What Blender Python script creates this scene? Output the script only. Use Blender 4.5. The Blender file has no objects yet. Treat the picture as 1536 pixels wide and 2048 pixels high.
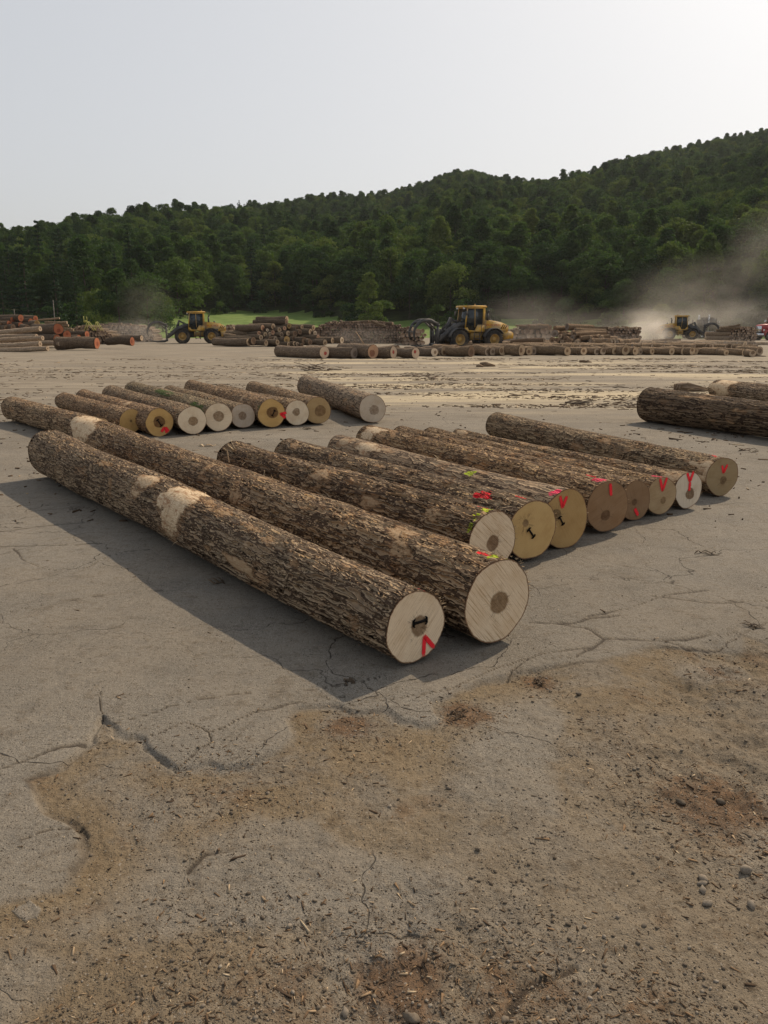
import bpy, bmesh, math, random
import numpy as np
from mathutils import Vector, Matrix, Euler
PI = math.pi
random.seed(7)
RNG = np.random.default_rng(11)
scene = bpy.context.scene
COL = scene.collection

# ------------------------------------------------------------------ camera
H, F, HORIZON = 1.65, 1550.0, 655.0
PITCH = math.atan((1024 - HORIZON) / F)
CP, SP = math.cos(PITCH), math.sin(PITCH)
cam_d = bpy.data.cameras.new('camera')
cam = bpy.data.objects.new('camera', cam_d)
COL.objects.link(cam)
cam.location = (0, 0, H)
cam.rotation_euler = (PI / 2 - PITCH, 0, 0)
cam_d.sensor_fit = 'VERTICAL'
cam_d.sensor_height = 24.0
cam_d.lens = F / 2048 * 24
cam_d.clip_start = 0.05
cam_d.clip_end = 6000
scene.camera = cam


def ray(u, v):
    dx, dy = (u - 768) / F, (1024 - v) / F
    return np.array([dx, CP + dy * SP, -SP + dy * CP])


def gnd(u, v, z=0.0):
    d = ray(u, v)
    t = (z - H) / d[2]
    return np.array([0, 0, H]) + d * t


def at_y(u, v, y):
    d = ray(u, v)
    return np.array([0, 0, H]) + d * (y / d[1])


def rest(u, v, rpx):
    """centre and radius of a round thing of apparent radius rpx that rests on the ground"""
    d = ray(u, v)
    t = H / (rpx / F - d[2])
    return np.array([0, 0, H]) + d * t, rpx / F * t


def proj(P):
    P = np.asarray(P, float) - np.array([0, 0, H])
    dep = P[..., 1] * CP - P[..., 2] * SP
    upc = P[..., 1] * SP + P[..., 2] * CP
    return 768 + F * P[..., 0] / dep, 1024 - F * upc / dep, dep


# ------------------------------------------------------------------ numpy noise
def _hash(ix, iy, iz, seed):
    h = (ix * 374761393 + iy * 668265263 + iz * 1274126177 + seed * 974634777) & 0xFFFFFFFF
    h = ((h ^ (h >> 13)) * 1274126177) & 0xFFFFFFFF
    h = (h ^ (h >> 16)) & 0xFFFF
    return h / 65535.0


def vnoise(p, seed=0):
    p = np.asarray(p, float)
    i = np.floor(p).astype(np.int64)
    f = p - i
    f = f * f * (3 - 2 * f)
    out = 0
    for a in (0, 1):
        for b in (0, 1):
            for c in (0, 1):
                w = (f[..., 0] if a else 1 - f[..., 0]) * (f[..., 1] if b else 1 - f[..., 1]) * (f[..., 2] if c else 1 - f[..., 2])
                out = out + w * _hash(i[..., 0] + a, i[..., 1] + b, i[..., 2] + c, seed)
    return out


def fbm(p, oct=4, seed=0):
    p = np.asarray(p, float)
    s, a, tot = 0, 1.0, 0
    for k in range(oct):
        s = s + a * vnoise(p * 2 ** k + 17.3 * k, seed + k)
        tot += a
        a *= .5
    return s / tot


def sstep(a, b, x):
    t = np.clip((x - a) / (b - a), 0, 1)
    return t * t * (3 - 2 * t)


# ------------------------------------------------------------------ object helpers
def mesh_np(name, verts, faces, mats=(), smooth=True, attrs=None, uv=None, mat_idx=None):
    """faces: list of int arrays (n x k); attrs: {name: (type, array)}"""
    me = bpy.data.meshes.new(name)
    verts = np.ascontiguousarray(verts, dtype=np.float32)
    me.vertices.add(len(verts))
    me.vertices.foreach_set('co', verts.ravel())
    if isinstance(faces, np.ndarray):
        faces = [faces]
    faces = [f for f in faces if len(f)]
    loops = np.concatenate([f.ravel() for f in faces]).astype(np.int32)
    tot = np.concatenate([np.full(len(f), f.shape[1], np.int32) for f in faces])
    start = np.concatenate([[0], np.cumsum(tot)[:-1]]).astype(np.int32)
    me.loops.add(len(loops))
    me.loops.foreach_set('vertex_index', loops)
    me.polygons.add(len(tot))
    me.polygons.foreach_set('loop_start', start)
    try:
        me.polygons.foreach_set('loop_total', tot)
    except Exception:
        pass
    if smooth:
        me.polygons.foreach_set('use_smooth', np.ones(len(tot), bool))
    for m in mats:
        me.materials.append(m)
    if mat_idx is not None:
        me.polygons.foreach_set('material_index', np.asarray(mat_idx, np.int32))
    if attrs:
        for k, (ty, arr) in attrs.items():
            a = me.attributes.new(k, ty, 'POINT')
            a.data.foreach_set('color' if ty == 'FLOAT_COLOR' else ('vector' if ty == 'FLOAT_VECTOR' else 'value'), np.ascontiguousarray(arr, dtype=np.float32 if ty != 'INT' else np.int32).ravel())
    if uv is not None:
        l = me.uv_layers.new(name='UVMap')
        l.data.foreach_set('uv', np.ascontiguousarray(uv[loops], dtype=np.float32).ravel())
    me.update(calc_edges=True)
    me.validate()
    return me


def link(name, me, parent=None, **props):
    o = bpy.data.objects.new(name, me)
    COL.objects.link(o)
    if parent is not None:
        o.parent = parent
    for k, v in props.items():
        o[k] = v
    return o


def tag(o, label, cat, group=None):
    o['label'] = label
    o['category'] = cat
    if group:
        o['group'] = group
    return o


def grid_faces(nx, ny, wrap=False, off=0):
    i, j = np.meshgrid(np.arange(nx - 1), np.arange(ny if wrap else ny - 1), indexing='ij')
    j2 = (j + 1) % ny
    a = i * ny + j
    b = i * ny + j2
    c = (i + 1) * ny + j2
    d = (i + 1) * ny + j
    return np.stack([a, b, c, d], -1).reshape(-1, 4) + off


class MB:
    """collects boxes, bars, plates into one mesh"""
    def __init__(s):
        s.v, s.f, s.n = [], {}, 0

    def add(s, v, faces):
        for f in faces:
            s.f.setdefault(len(f), []).append([k + s.n for k in f])
        s.v += [tuple(p) for p in v]
        s.n += len(v)

    def box(s, c, d, rot=(0, 0, 0), taper=1.0):
        R = Euler(rot).to_matrix()
        v = []
        for z in (-1, 1):
            k = taper if z > 0 else 1
            for x, y in ((-1, -1), (1, -1), (1, 1), (-1, 1)):
                v.append(Vector(c) + R @ Vector((x * d[0] / 2 * k, y * d[1] / 2 * k, z * d[2] / 2)))
        s.add(v, [(3, 2, 1, 0), (4, 5, 6, 7), (0, 1, 5, 4), (1, 2, 6, 5), (2, 3, 7, 6), (3, 0, 4, 7)])
        return s

    def cyl(s, p0, p1, r0, r1=None, n=12):
        r1 = r0 if r1 is None else r1
        p0, p1 = Vector(p0), Vector(p1)
        q = (p1 - p0).to_track_quat('Z', 'Y')
        v = []
        for p, r in ((p0, r0), (p1, r1)):
            for k in range(n):
                a = 2 * PI * k / n
                v.append(p + q @ Vector((r * math.cos(a), r * math.sin(a), 0)))
        fs = [(k, (k + 1) % n, n + (k + 1) % n, n + k) for k in range(n)]
        fs += [tuple(range(n - 1, -1, -1)), tuple(range(n, 2 * n))]
        s.add(v, fs)
        return s

    def plate(s, prof, y0, y1):
        """profile in XZ (anticlockwise seen from -Y), extruded from y0 to y1"""
        n = len(prof)
        v = [(x, y0, z) for x, z in prof] + [(x, y1, z) for x, z in prof]
        fs = [(k, (k + 1) % n, n + (k + 1) % n, n + k) for k in range(n)]
        fs += [tuple(range(n - 1, -1, -1)), tuple(range(n, 2 * n))]
        s.add(v, fs)
        return s

    def tube(s, pts, r, n=7):
        for a, b in zip(pts[:-1], pts[1:]):
            s.cyl(a, b, r, r, n)
        return s

    def mesh(s, name, mat, smooth=False):
        me = mesh_np(name, np.array(s.v), [np.array(f) for f in s.f.values()], [mat], smooth)
        bm = bmesh.new()
        bm.from_mesh(me)
        bmesh.ops.recalc_face_normals(bm, faces=bm.faces)
        bm.to_mesh(me)
        bm.free()
        return me

    def build(s, name, mat, parent=None, smooth=False, **props):
        return link(name, s.mesh(name, mat, smooth), parent, **props)


# ------------------------------------------------------------------ node helper
class NT:
    def __init__(s, name):
        s.m = bpy.data.materials.new(name)
        s.m.use_nodes = True
        s.t = s.m.node_tree
        s.t.nodes.clear()
        s.out = s.t.nodes.new('ShaderNodeOutputMaterial')

    def n(s, typ, ins=None, **props):
        nd = s.t.nodes.new(typ)
        for k, v in props.items():
            setattr(nd, k, v)
        for k, v in (ins or {}).items():
            s.set(nd.inputs[k], v)
        return nd

    def set(s, sock, v):
        if isinstance(v, bpy.types.NodeSocket):
            s.t.links.new(v, sock)
        elif isinstance(v, (tuple, list)):
            sock.default_value = (*v, 1) if len(v) == 3 and sock.type == 'RGBA' else v
        else:
            sock.default_value = v

    def mix(s, f, a, b, blend='MIX'):
        nd = s.t.nodes.new('ShaderNodeMix')
        nd.data_type = 'RGBA'
        nd.blend_type = blend
        s.set(nd.inputs[0], f)
        s.set(nd.inputs[6], a)
        s.set(nd.inputs[7], b)
        return nd.outputs[2]

    def ma(s, op, a, b=0.0, clamp=False):
        nd = s.t.nodes.new('ShaderNodeMath')
        nd.operation = op
        nd.use_clamp = clamp
        s.set(nd.inputs[0], a)
        s.set(nd.inputs[1], b)
        return nd.outputs[0]

    def vm(s, op, a, b=(0, 0, 0), scale=None):
        nd = s.t.nodes.new('ShaderNodeVectorMath')
        nd.operation = op
        s.set(nd.inputs[0], a)
        s.set(nd.inputs[1], b)
        if scale is not None:
            s.set(nd.inputs['Scale'], scale)
        return nd.outputs['Value'] if op in ('LENGTH', 'DOT_PRODUCT', 'DISTANCE') else nd.outputs[0]

    def mr(s, v, a, b, c=0.0, d=1.0, smooth=True):
        nd = s.t.nodes.new('ShaderNodeMapRange')
        nd.interpolation_type = 'SMOOTHSTEP' if smooth else 'LINEAR'
        for i, x in enumerate((v, a, b, c, d)):
            s.set(nd.inputs[i], x)
        return nd.outputs[0]

    def noise(s, vec, scale, detail=3.0, rough=.55, dist=0.0, color=False):
        nd = s.n('ShaderNodeTexNoise', {'Vector': vec, 'Scale': scale, 'Detail': detail, 'Roughness': rough, 'Distortion': dist})
        return nd.outputs['Color' if color else 'Fac']

    def voro(s, vec, scale, feature='DISTANCE_TO_EDGE', rnd=1.0, out=0):
        nd = s.n('ShaderNodeTexVoronoi', None, feature=feature)
        s.set(nd.inputs['Vector'], vec)
        s.set(nd.inputs['Scale'], scale)
        s.set(nd.inputs['Randomness'], rnd)
        return nd.outputs[out]

    def attr(s, name, kind='GEOMETRY', out='Fac'):
        nd = s.n('ShaderNodeAttribute', None, attribute_type=kind, attribute_name=name)
        return nd.outputs[out]

    def pos(s):
        return s.n('ShaderNodeNewGeometry').outputs['Position']

    def obj(s):
        return s.n('ShaderNodeTexCoord').outputs['Object']

    def rand(s):
        return s.n('ShaderNodeObjectInfo').outputs['Random']

    def bump(s, h, dist=.01, strength=1.0):
        return s.n('ShaderNodeBump', {'Height': h, 'Distance': dist, 'Strength': strength}).outputs[0]

    def bsdf(s, col, rough=.85, nrm=None, metal=0.0, spec=.35, **kw):
        nd = s.n('ShaderNodeBsdfPrincipled', {'Base Color': col, 'Roughness': rough, 'Metallic': metal, 'Specular IOR Level': spec, **kw})
        if nrm is not None:
            s.t.links.new(nrm, nd.inputs['Normal'])
        return nd.outputs[0]

    def done(s, sh, disp=None):
        s.t.links.new(sh, s.out.inputs['Surface'])
        if disp is not None:
            s.t.links.new(disp, s.out.inputs['Displacement'])
        return s.m


def simple(name, col, rough=.6, metal=0.0, var=.25, scale=6.0, dust=0.0, dustcol=(.30, .25, .19), spec=.4):
    """painted / plain surface with wear: mottled colour, fine bump and a dust layer"""
    k = NT(name)
    o = k.obj()
    nz = k.noise(o, scale, 4, .6)
    c = k.mix(k.mr(nz, .3, .7), tuple(x * (1 - var) for x in col), tuple(min(1, x * (1 + var)) for x in col))
    if dust:
        c = k.mix(k.ma('MULTIPLY', k.mr(k.noise(o, 2.3, 5, .65), .35, .65), dust), c, dustcol)
    return k.done(k.bsdf(c, k.mr(nz, 0, 1, max(.05, rough - .1), min(1, rough + .12)), k.bump(k.noise(o, 40, 2), .002, .4), metal, spec))
# ------------------------------------------------------------------ light, sky, exposure
SUN_AZ, SUN_EL = math.radians(38), math.radians(41)      # azimuth clockwise from +Y
sd = Vector((math.sin(SUN_AZ) * math.cos(SUN_EL), math.cos(SUN_AZ) * math.cos(SUN_EL), math.sin(SUN_EL)))
sun_d = bpy.data.lights.new('sun', 'SUN')
sun_d.energy = 4.2
sun_d.angle = math.radians(.6)
sun_d.color = (1, .83, .62)
sun = bpy.data.objects.new('sun', sun_d)
COL.objects.link(sun)
sun.rotation_euler = (-sd).to_track_quat('-Z', 'Y').to_euler()
world = bpy.data.worlds.new('World')
scene.world = world
world.use_nodes = True
wt = world.node_tree
wt.nodes.clear()
sky = wt.nodes.new('ShaderNodeTexSky')
sky.sky_type = 'NISHITA'
sky.sun_disc = False
sky.sun_elevation = SUN_EL
sky.sun_rotation = SUN_AZ
sky.dust_density = 4.0
sky.air_density = 1.0
sky.ozone_density = 1.5
hsv = wt.nodes.new('ShaderNodeHueSaturation')     # the white summer haze takes most of the blue out of the sky
hsv.inputs['Saturation'].default_value = .60
hsv.inputs['Value'].default_value = 12.0
gam = wt.nodes.new('ShaderNodeGamma')             # and evens it out
gam.inputs[1].default_value = .37
bg = wt.nodes.new('ShaderNodeBackground')
bg.inputs['Strength'].default_value = .15
wo = wt.nodes.new('ShaderNodeOutputWorld')
wt.links.new(sky.outputs[0], hsv.inputs['Color'])
wt.links.new(hsv.outputs[0], gam.inputs[0])
wt.links.new(gam.outputs[0], bg.inputs['Color'])
wt.links.new(bg.outputs[0], wo.inputs['Surface'])
scene.view_settings.view_transform = 'Standard'
scene.view_settings.look = 'None'
scene.view_settings.exposure = 0
scene.view_settings.gamma = 1
scene.cycles.volume_step_rate = 1.5
scene.cycles.volume_max_steps = 256
scene.cycles.volume_bounces = 1
scene.cycles.max_bounces = 6
scene.cycles.transparent_max_bounces = 12


# ------------------------------------------------------------------ materials
def mat_bark():
    k = NT('bark')
    o = k.obj()
    sx = k.vm('MULTIPLY', o, (.20, 1, 1))
    tone = k.attr('tone', 'OBJECT', 'Color')
    bs = k.attr('bark_scale', 'OBJECT')
    seed = k.attr('seed', 'OBJECT')
    sx = k.vm('ADD', sx, k.n('ShaderNodeCombineXYZ', {0: seed, 1: 0.0, 2: 0.0}).outputs[0])
    big = k.noise(o, 2.6, 3, .6)
    off = k.n('ShaderNodeCombineXYZ', {0: seed, 1: 0.0, 2: 0.0}).outputs[0]
    # scaly plates, long along the grain, parted by narrow dark furrows that wander and rejoin
    w1 = k.vm('SCALE', k.vm('SUBTRACT', k.noise(k.vm('MULTIPLY', o, (.5, 1, 1)), 7, 2, .5, color=True), (.5, .5, .5)), scale=.050)
    w2 = k.vm('SCALE', k.vm('SUBTRACT', k.noise(k.vm('MULTIPLY', o, (.6, 1, 1)), 26, 2, .5, color=True), (.5, .5, .5)), scale=.022)
    sv = k.vm('SCALE', k.vm('ADD', k.vm('ADD', k.vm('MULTIPLY', o, (.105, 1, 1)), off), k.vm('ADD', w1, w2)), scale=bs)
    vd = k.voro(sv, 33)
    vc = k.n('ShaderNodeSeparateColor', {0: k.voro(sv, 33, 'F1', out=1)}).outputs[0]
    lx = k.vm('ADD', k.vm('MULTIPLY', sv, (.45, 1, 1)), (3.1, 7.7, 1.3))
    f1 = k.ma('ABSOLUTE', k.ma('SUBTRACT', k.noise(lx, 30, 1.0, .4, 0), .5))
    wid = k.mr(big, .3, .7, .07, .14)
    dome = k.ma('MULTIPLY', k.mr(vd, .0, .26), k.mr(f1, .0, .09, .25, 1))
    ridge = k.ma('MULTIPLY', k.mr(vd, .012, wid), k.mr(f1, .004, .035, .15, 1))
    fib = k.noise(k.vm('MULTIPLY', o, (.16, 1, 1)), 150, 3, .6)
    bare = k.attr('bare')
    # edges of the torn areas break up along the grain
    jag = k.ma('SUBTRACT', k.noise(k.vm('MULTIPLY', o, (.30, 1, 1)), 34, 5, .75), .5)
    pre = k.ma('ADD', bare, k.ma('MULTIPLY', jag, 2.0))
    inner = k.mr(pre, .16, .40)
    bare = k.mr(pre, .46, .56)
    hgt = k.ma('ADD', k.ma('MULTIPLY', dome, .72), k.ma('ADD', k.ma('MULTIPLY', fib, .11), k.ma('MULTIPLY', k.ma('MULTIPLY', vc, dome), .22)))
    hgt = k.mix(k.ma('MULTIPLY', inner, .45), hgt, k.ma('MULTIPLY', fib, .6))
    hb = k.mix(bare, hgt, k.ma('ADD', k.ma('MULTIPLY', fib, .20), .02))
    # colours: brown inner bark plus painted-in shade in the furrows, weathered grey-brown plates
    plate = k.mix(k.mr(k.noise(o, 5.5, 4, .65), .35, .65), (.350, .255, .165), (.235, .180, .126))
    plate = k.mix(k.mr(vc, .1, .9, 0, .55), plate, (.39, .305, .205))
    plate = k.mix(k.mr(fib, .48, .78, 0, .25), plate, (.17, .125, .085))
    plate = k.mix(k.ma('MULTIPLY', k.mr(k.noise(o, 3.1, 3, .6, .6), .56, .70), .65), plate, (.30, .18, .095))
    col = k.mix(k.mr(ridge, .08, .70), (.060, .039, .025), plate)
    col = k.mix(1.0, col, tone, 'MULTIPLY')
    wood = k.mix(k.mr(fib, .3, .7), (.42, .29, .17), (.66, .53, .36))
    wood = k.mix(k.mr(k.noise(k.vm('MULTIPLY', o, (.4, 1, 1)), 17, 4, .7), .52, .68), wood, (.30, .165, .085))
    wood = k.mix(k.mr(k.attr('fresh'), .1, .7, .85, 0), wood, (.27, .170, .090))
    arcs = k.noise(k.vm('MULTIPLY', o, (1, .10, .10)), 62, 4, .7, .4)
    wood = k.mix(k.mr(arcs, .56, .66, 0, .75), wood, (.20, .115, .060))
    col = k.mix(k.ma('MULTIPLY', inner, .7), col, k.mix(k.mr(fib, .3, .7), (.10, .058, .032), (.38, .215, .105)))
    col = k.mix(bare, col, wood)
    pa = k.n('ShaderNodeAttribute', None, attribute_type='GEOMETRY', attribute_name='paint')
    pf = k.mr(k.ma('ADD', pa.outputs['Alpha'], k.ma('MULTIPLY', k.ma('SUBTRACT', k.noise(o, 90, 3, .7), .5), .7)), .42, .58)
    pf = k.ma('MULTIPLY', pf, k.mr(ridge, .1, .6, .4, 1))
    col = k.mix(pf, col, pa.outputs['Color'])
    dd = k.attr('dsp')
    dep = k.attr('bark_depth', 'OBJECT')
    d = k.n('ShaderNodeDisplacement', {'Height': k.ma('MULTIPLY', hb, dd), 'Midlevel': 0.0, 'Scale': dep})
    m = k.done(k.bsdf(col, .9, None, 0, .2), d.outputs[0])
    m.displacement_method = 'BOTH'
    return m


def mat_cut():
    """sawn end: sapwood, darker heart, growth rings, saw streaks, radial checks (per-object colours)"""
    k = NT('cut_wood')
    uv = k.n('ShaderNodeUVMap').outputs[0]
    sap, heart = k.attr('sap', 'OBJECT', 'Color'), k.attr('heart', 'OBJECT', 'Color')
    hr, streak = k.attr('heart_radius', 'OBJECT'), k.attr('streak', 'OBJECT')
    hc = k.attr('heart_centre', 'OBJECT', 'Vector')
    seed = k.attr('seed', 'OBJECT')
    sv = k.vm('ADD', uv, k.n('ShaderNodeCombineXYZ', {0: 0.0, 1: 0.0, 2: seed}).outputs[0])
    wob = k.ma('SUBTRACT', k.noise(sv, 2.3, 3, .5), .5)
    p = k.vm('SUBTRACT', uv, hc)
    sep = k.n('ShaderNodeSeparateXYZ', {0: p})
    flat = k.n('ShaderNodeCombineXYZ', {0: sep.outputs[0], 1: sep.outputs[1], 2: 0.0}).outputs[0]
    d = k.ma('ADD', k.vm('LENGTH', flat), k.ma('MULTIPLY', wob, .22))
    rings = k.ma('SINE', k.ma('MULTIPLY', k.ma('ADD', d, k.ma('MULTIPLY', wob, .05)), 95.0))
    col = k.mix(k.mr(d, k.ma('SUBTRACT', hr, .03), k.ma('ADD', hr, .03)), k.mix(k.mr(k.noise(sv, 5, 4, .7), .35, .65), heart, k.mix(1.0, heart, (.68, .62, .55), 'MULTIPLY')), sap)
    col = k.mix(k.mr(rings, -.2, 1, 0, .07), col, k.mix(1.0, col, (.55, .42, .30), 'MULTIPLY'))
    col = k.mix(k.mr(k.noise(sv, 1.6, 4, .6), .38, .72, 0, .4), col, k.mix(1.0, col, (.72, .60, .46), 'MULTIPLY'))
    # saw streaks run one way across the face
    rot = k.n('ShaderNodeVectorRotate', {'Vector': sv, 'Angle': k.ma('ADD', k.ma('MULTIPLY', seed, 1.7), .6)}, rotation_type='Z_AXIS').outputs[0]
    st = k.noise(k.vm('MULTIPLY', rot, (1.0, 56, 1)), 1.0, 3, .65)
    col = k.mix(k.ma('MULTIPLY', k.mr(st, .50, .64), streak), col, k.mix(1.0, col, (.56, .45, .33), 'MULTIPLY'))
    # radial checks from the heart
    ang = k.ma('ARCTAN2', sep.outputs[1], sep.outputs[0])
    an = k.noise(k.n('ShaderNodeCombineXYZ', {0: k.ma('MULTIPLY', ang, 1.6), 1: k.ma('MULTIPLY', d, .35), 2: seed}).outputs[0], 2.6, 2, .5)
    chk = k.ma('MULTIPLY', k.mr(k.ma('ABSOLUTE', k.ma('SUBTRACT', an, .5)), .0, .010, 1, 0), k.mr(d, .25, k.ma('ADD', hr, .30), .8, 0))
    col = k.mix(chk, col, (.05, .03, .02))
    rim = k.attr('rim')
    col = k.mix(k.mr(k.ma('ADD', rim, k.ma('MULTIPLY', k.ma('SUBTRACT', k.noise(sv, 9, 3), .5), .06)), .955, .985), col, (.19, .105, .055))
    hgt = k.ma('ADD', k.ma('MULTIPLY', st, .6), k.ma('MULTIPLY', chk, -1.2))
    return k.done(k.bsdf(col, .72, k.bump(hgt, .006, .7), 0, .25))


def mat_bark_far():
    """bark of logs some way off: same colours, bump only"""
    k = NT('weathered_bark')
    o = k.obj()
    tone = k.attr('tone', 'OBJECT', 'Color')
    r = k.rand()
    sv = k.vm('ADD', k.vm('MULTIPLY', o, (.28, 1, 1)), k.n('ShaderNodeCombineXYZ', {0: k.ma('MULTIPLY', r, 31.0), 1: r, 2: 0.0}).outputs[0])
    v1 = k.mr(k.voro(sv, 6), 0, .25)
    nz = k.noise(sv, 3.2, 5, .65)
    fine = k.noise(sv, 15, 3, .65)
    c = k.mix(k.mr(nz, .35, .65), (.105, .078, .056), (.20, .155, .112))
    c = k.mix(k.mr(fine, .4, .7, 0, .6), c, (.24, .20, .155))
    c = k.mix(k.mr(v1, 0, .6, .6, 0), c, (.075, .052, .036))
    c = k.mix(k.mr(k.noise(sv, 5.0, 3, .6), .64, .70, 0, .75), c, (.42, .33, .22))
    c = k.mix(1.0, c, tone, 'MULTIPLY')
    return k.done(k.bsdf(c, .92, k.bump(k.ma('ADD', v1, fine), .03, .8), 0, .15))


def mat_wall_end():
    k = NT('stacked_wood_end')
    o = k.obj()
    r = k.attr('shade')
    nz = k.noise(o, 3, 3)
    c = k.mix(r, (.17, .11, .078), (.46, .335, .235))
    c = k.mix(k.mr(nz, .4, .7, 0, .5), c, (.12, .08, .06))
    return k.done(k.bsdf(c, .9, None, 0, .15))


def mat_ground():
    k = NT('yard_ground')
    p = k.pos()
    s = k.n('ShaderNodeSeparateXYZ', {0: p})
    X, Y = s.outputs[0], s.outputs[1]
    dirt, crack = k.attr('dirt'), k.attr('crack')
    fine = k.noise(p, 210, 3, .7)
    mid = k.noise(p, 26, 4, .65)
    low = k.noise(p, 1.7, 5, .6)
    mott = k.noise(p, 5.5, 5, .65)
    # asphalt: grey binder, paler stone, brown dust worn into it
    asp = k.mix(k.mr(fine, .30, .72), (.095, .086, .073), (.290, .262, .220))
    asp = k.mix(k.mr(low, .35, .65, 0, .7), asp, (.228, .200, .162))
    asp = k.mix(k.mr(mott, .50, .72, 0, .6), asp, (.152, .138, .119))
    stone = k.voro(p, 95, 'F1')
    asp = k.mix(k.ma('MULTIPLY', k.mr(stone, .10, .20, 1, 0), k.mr(k.noise(p, 60, 1), .55, .62)), asp, (.36, .34, .31))
    asp = k.mix(k.ma('MULTIPLY', k.mr(k.voro(p, 70, 'F1'), .10, .17, 1, 0), k.mr(k.noise(p, 41, 1), .57, .63)), asp, (.045, .040, .035))
    # packed fines over the worn asphalt, browner and grittier along its broken border
    sdist = k.attr('border')
    dc = k.mix(k.mr(mott, .30, .70), (.160, .136, .106), (.240, .206, .161))
    dc = k.mix(k.mr(k.noise(p, .9, 5, .65), .40, .62, 0, .6), dc, (.180, .158, .128))
    dc = k.mix(k.mr(fine, .50, .70, 0, .75), dc, (.25, .21, .16))
    dc = k.mix(k.mr(fine, .30, .47, .75, 0), dc, (.050, .039, .028))
    nb = k.ma('MULTIPLY', k.mr(sdist, .1, 1.1, 1, .35), k.mr(k.noise(p, 1.7, 5, .68, .3), .38, .56))
    dc = k.mix(k.ma('MULTIPLY', nb, .75), dc, k.mix(k.mr(mid, .35, .65), (.165, .118, .066), (.235, .178, .108)))
    dc = k.mix(k.mr(k.noise(p, 3.3, 4, .6, .4), .58, .70, 0, .6), dc, (.150, .092, .046))
    dc = k.mix(k.mr(mid, .54, .70, 0, .6), dc, (.085, .065, .046))
    base = k.mix(dirt, asp, dc)
    mul = k.mr(k.ma('ADD', k.attr('mulch'), k.ma('MULTIPLY', k.ma('SUBTRACT', k.noise(p, 9, 5, .75), .5), .9)), .38, .62)
    base = k.mix(k.ma('MULTIPLY', mul, .8), base, k.mix(k.mr(mid, .35, .65), (.090, .055, .032), (.170, .098, .052)))
    base = k.mix(k.mr(k.noise(p, .42, 5, .62, .3), .35, .65, .55, 0), base, k.mix(1.0, base, (.78, .74, .69), 'MULTIPLY'))
    base = k.mix(k.ma('MULTIPLY', k.mr(k.noise(p, 2.9, 4, .6, .8), .60, .68), .45), base, k.mix(1.0, base, (.72, .67, .61), 'MULTIPLY'))
    base = k.mix(k.mr(k.noise(k.vm('MULTIPLY', p, (1.6, .5, 1)), 1.1, 4, .6), .55, .75, 0, .5), base, k.mix(1.0, base, (1.22, 1.2, 1.17), 'MULTIPLY'))
    # broken, gritty tone at every scale: coarse lumps, crumbs and single grains
    g1 = k.noise(p, 13, 5, .72)
    g2 = k.noise(p, 48, 4, .75)
    near = k.mr(Y, 9.0, 20.0, 1, .25)
    base = k.mix(k.ma('MULTIPLY', k.mr(g1, .50, .68), k.ma('MULTIPLY', near, .55)), base, k.mix(1.0, base, (.66, .60, .53), 'MULTIPLY'))
    base = k.mix(k.ma('MULTIPLY', k.mr(g2, .54, .68), k.ma('MULTIPLY', near, .55)), base, k.mix(1.0, base, (.50, .44, .37), 'MULTIPLY'))
    base = k.mix(k.ma('MULTIPLY', k.mr(g2, .46, .32), k.ma('MULTIPLY', near, .55)), base, k.mix(1.0, base, (1.38, 1.35, 1.30), 'MULTIPLY'))
    for sc, th, cc, pk in ((58, .26, (.24, .205, .165), .90), (105, .30, (.27, .235, .19), .88), (80, .28, (.040, .031, .023), .76), (140, .33, (.048, .038, .028), .74)):
        vn = k.n('ShaderNodeTexVoronoi', None, feature='F1')
        k.set(vn.inputs['Vector'], k.vm('ADD', p, (sc * .37, sc * .11, 0)))
        k.set(vn.inputs['Scale'], sc)
        pickc = k.n('ShaderNodeSeparateColor', {0: vn.outputs['Color']}).outputs[0]
        base = k.mix(k.ma('MULTIPLY', k.ma('MULTIPLY', k.mr(vn.outputs['Distance'], th * .7, th, 1, 0), k.mr(pickc, pk, pk + .02)), near), base, cc)
    # trodden dust over the yard farther off
    du = k.noise(k.vm('MULTIPLY', p, (.35, 1, 1)), .55, 5, .62)
    dm = k.ma('MULTIPLY', k.mr(Y, 7.0, 26.0), k.mr(du, .30, .60, .45, 1))
    dcol = k.mix(k.mr(k.noise(k.vm('MULTIPLY', p, (.2, 1, 1)), 1.3, 5, .7), .35, .68), (.180, .148, .108), (.290, .245, .184))
    base = k.mix(dm, base, dcol)
    # spilled sawdust in swept strips
    saw = k.noise(k.vm('MULTIPLY', p, (.16, .75, 1)), .55, 5, .68, .5)
    band = k.ma('MULTIPLY', k.mr(Y, 13.5, 19.0), k.mr(Y, 40, 52, 1, 0))
    xr = k.mr(k.ma('ADD', X, k.ma('MULTIPLY', Y, .16)), -1.5, 3.0)
    sm = k.ma('MULTIPLY', k.ma('MULTIPLY', k.mr(saw, .47, .62), band), xr)
    base = k.mix(sm, base, k.mix(k.mr(mid, .35, .7), (.38, .31, .205), (.50, .42, .29)))
    # dark bark crumbs ground into the far yard
    cr = k.noise(k.vm('MULTIPLY', p, (.22, 1.1, 1)), 3.6, 5, .75)
    base = k.mix(k.ma('MULTIPLY', k.mr(cr, .56, .66), k.ma('MULTIPLY', k.mr(Y, 8, 14), .6)), base, (.085, .060, .040))
    # hairline cracks
    wp = k.vm('ADD', p, k.vm('SCALE', k.vm('SUBTRACT', k.noise(p, 1.3, 4, .6, color=True), (.5, .5, .5)), scale=.55))
    ce = k.voro(wp, .95)
    ck = k.ma('MULTIPLY', k.mr(ce, .0, k.mr(mid, .3, .7, .001, .007), 1, 0), k.mr(k.noise(p, .45, 2), .38, .55))
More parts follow.
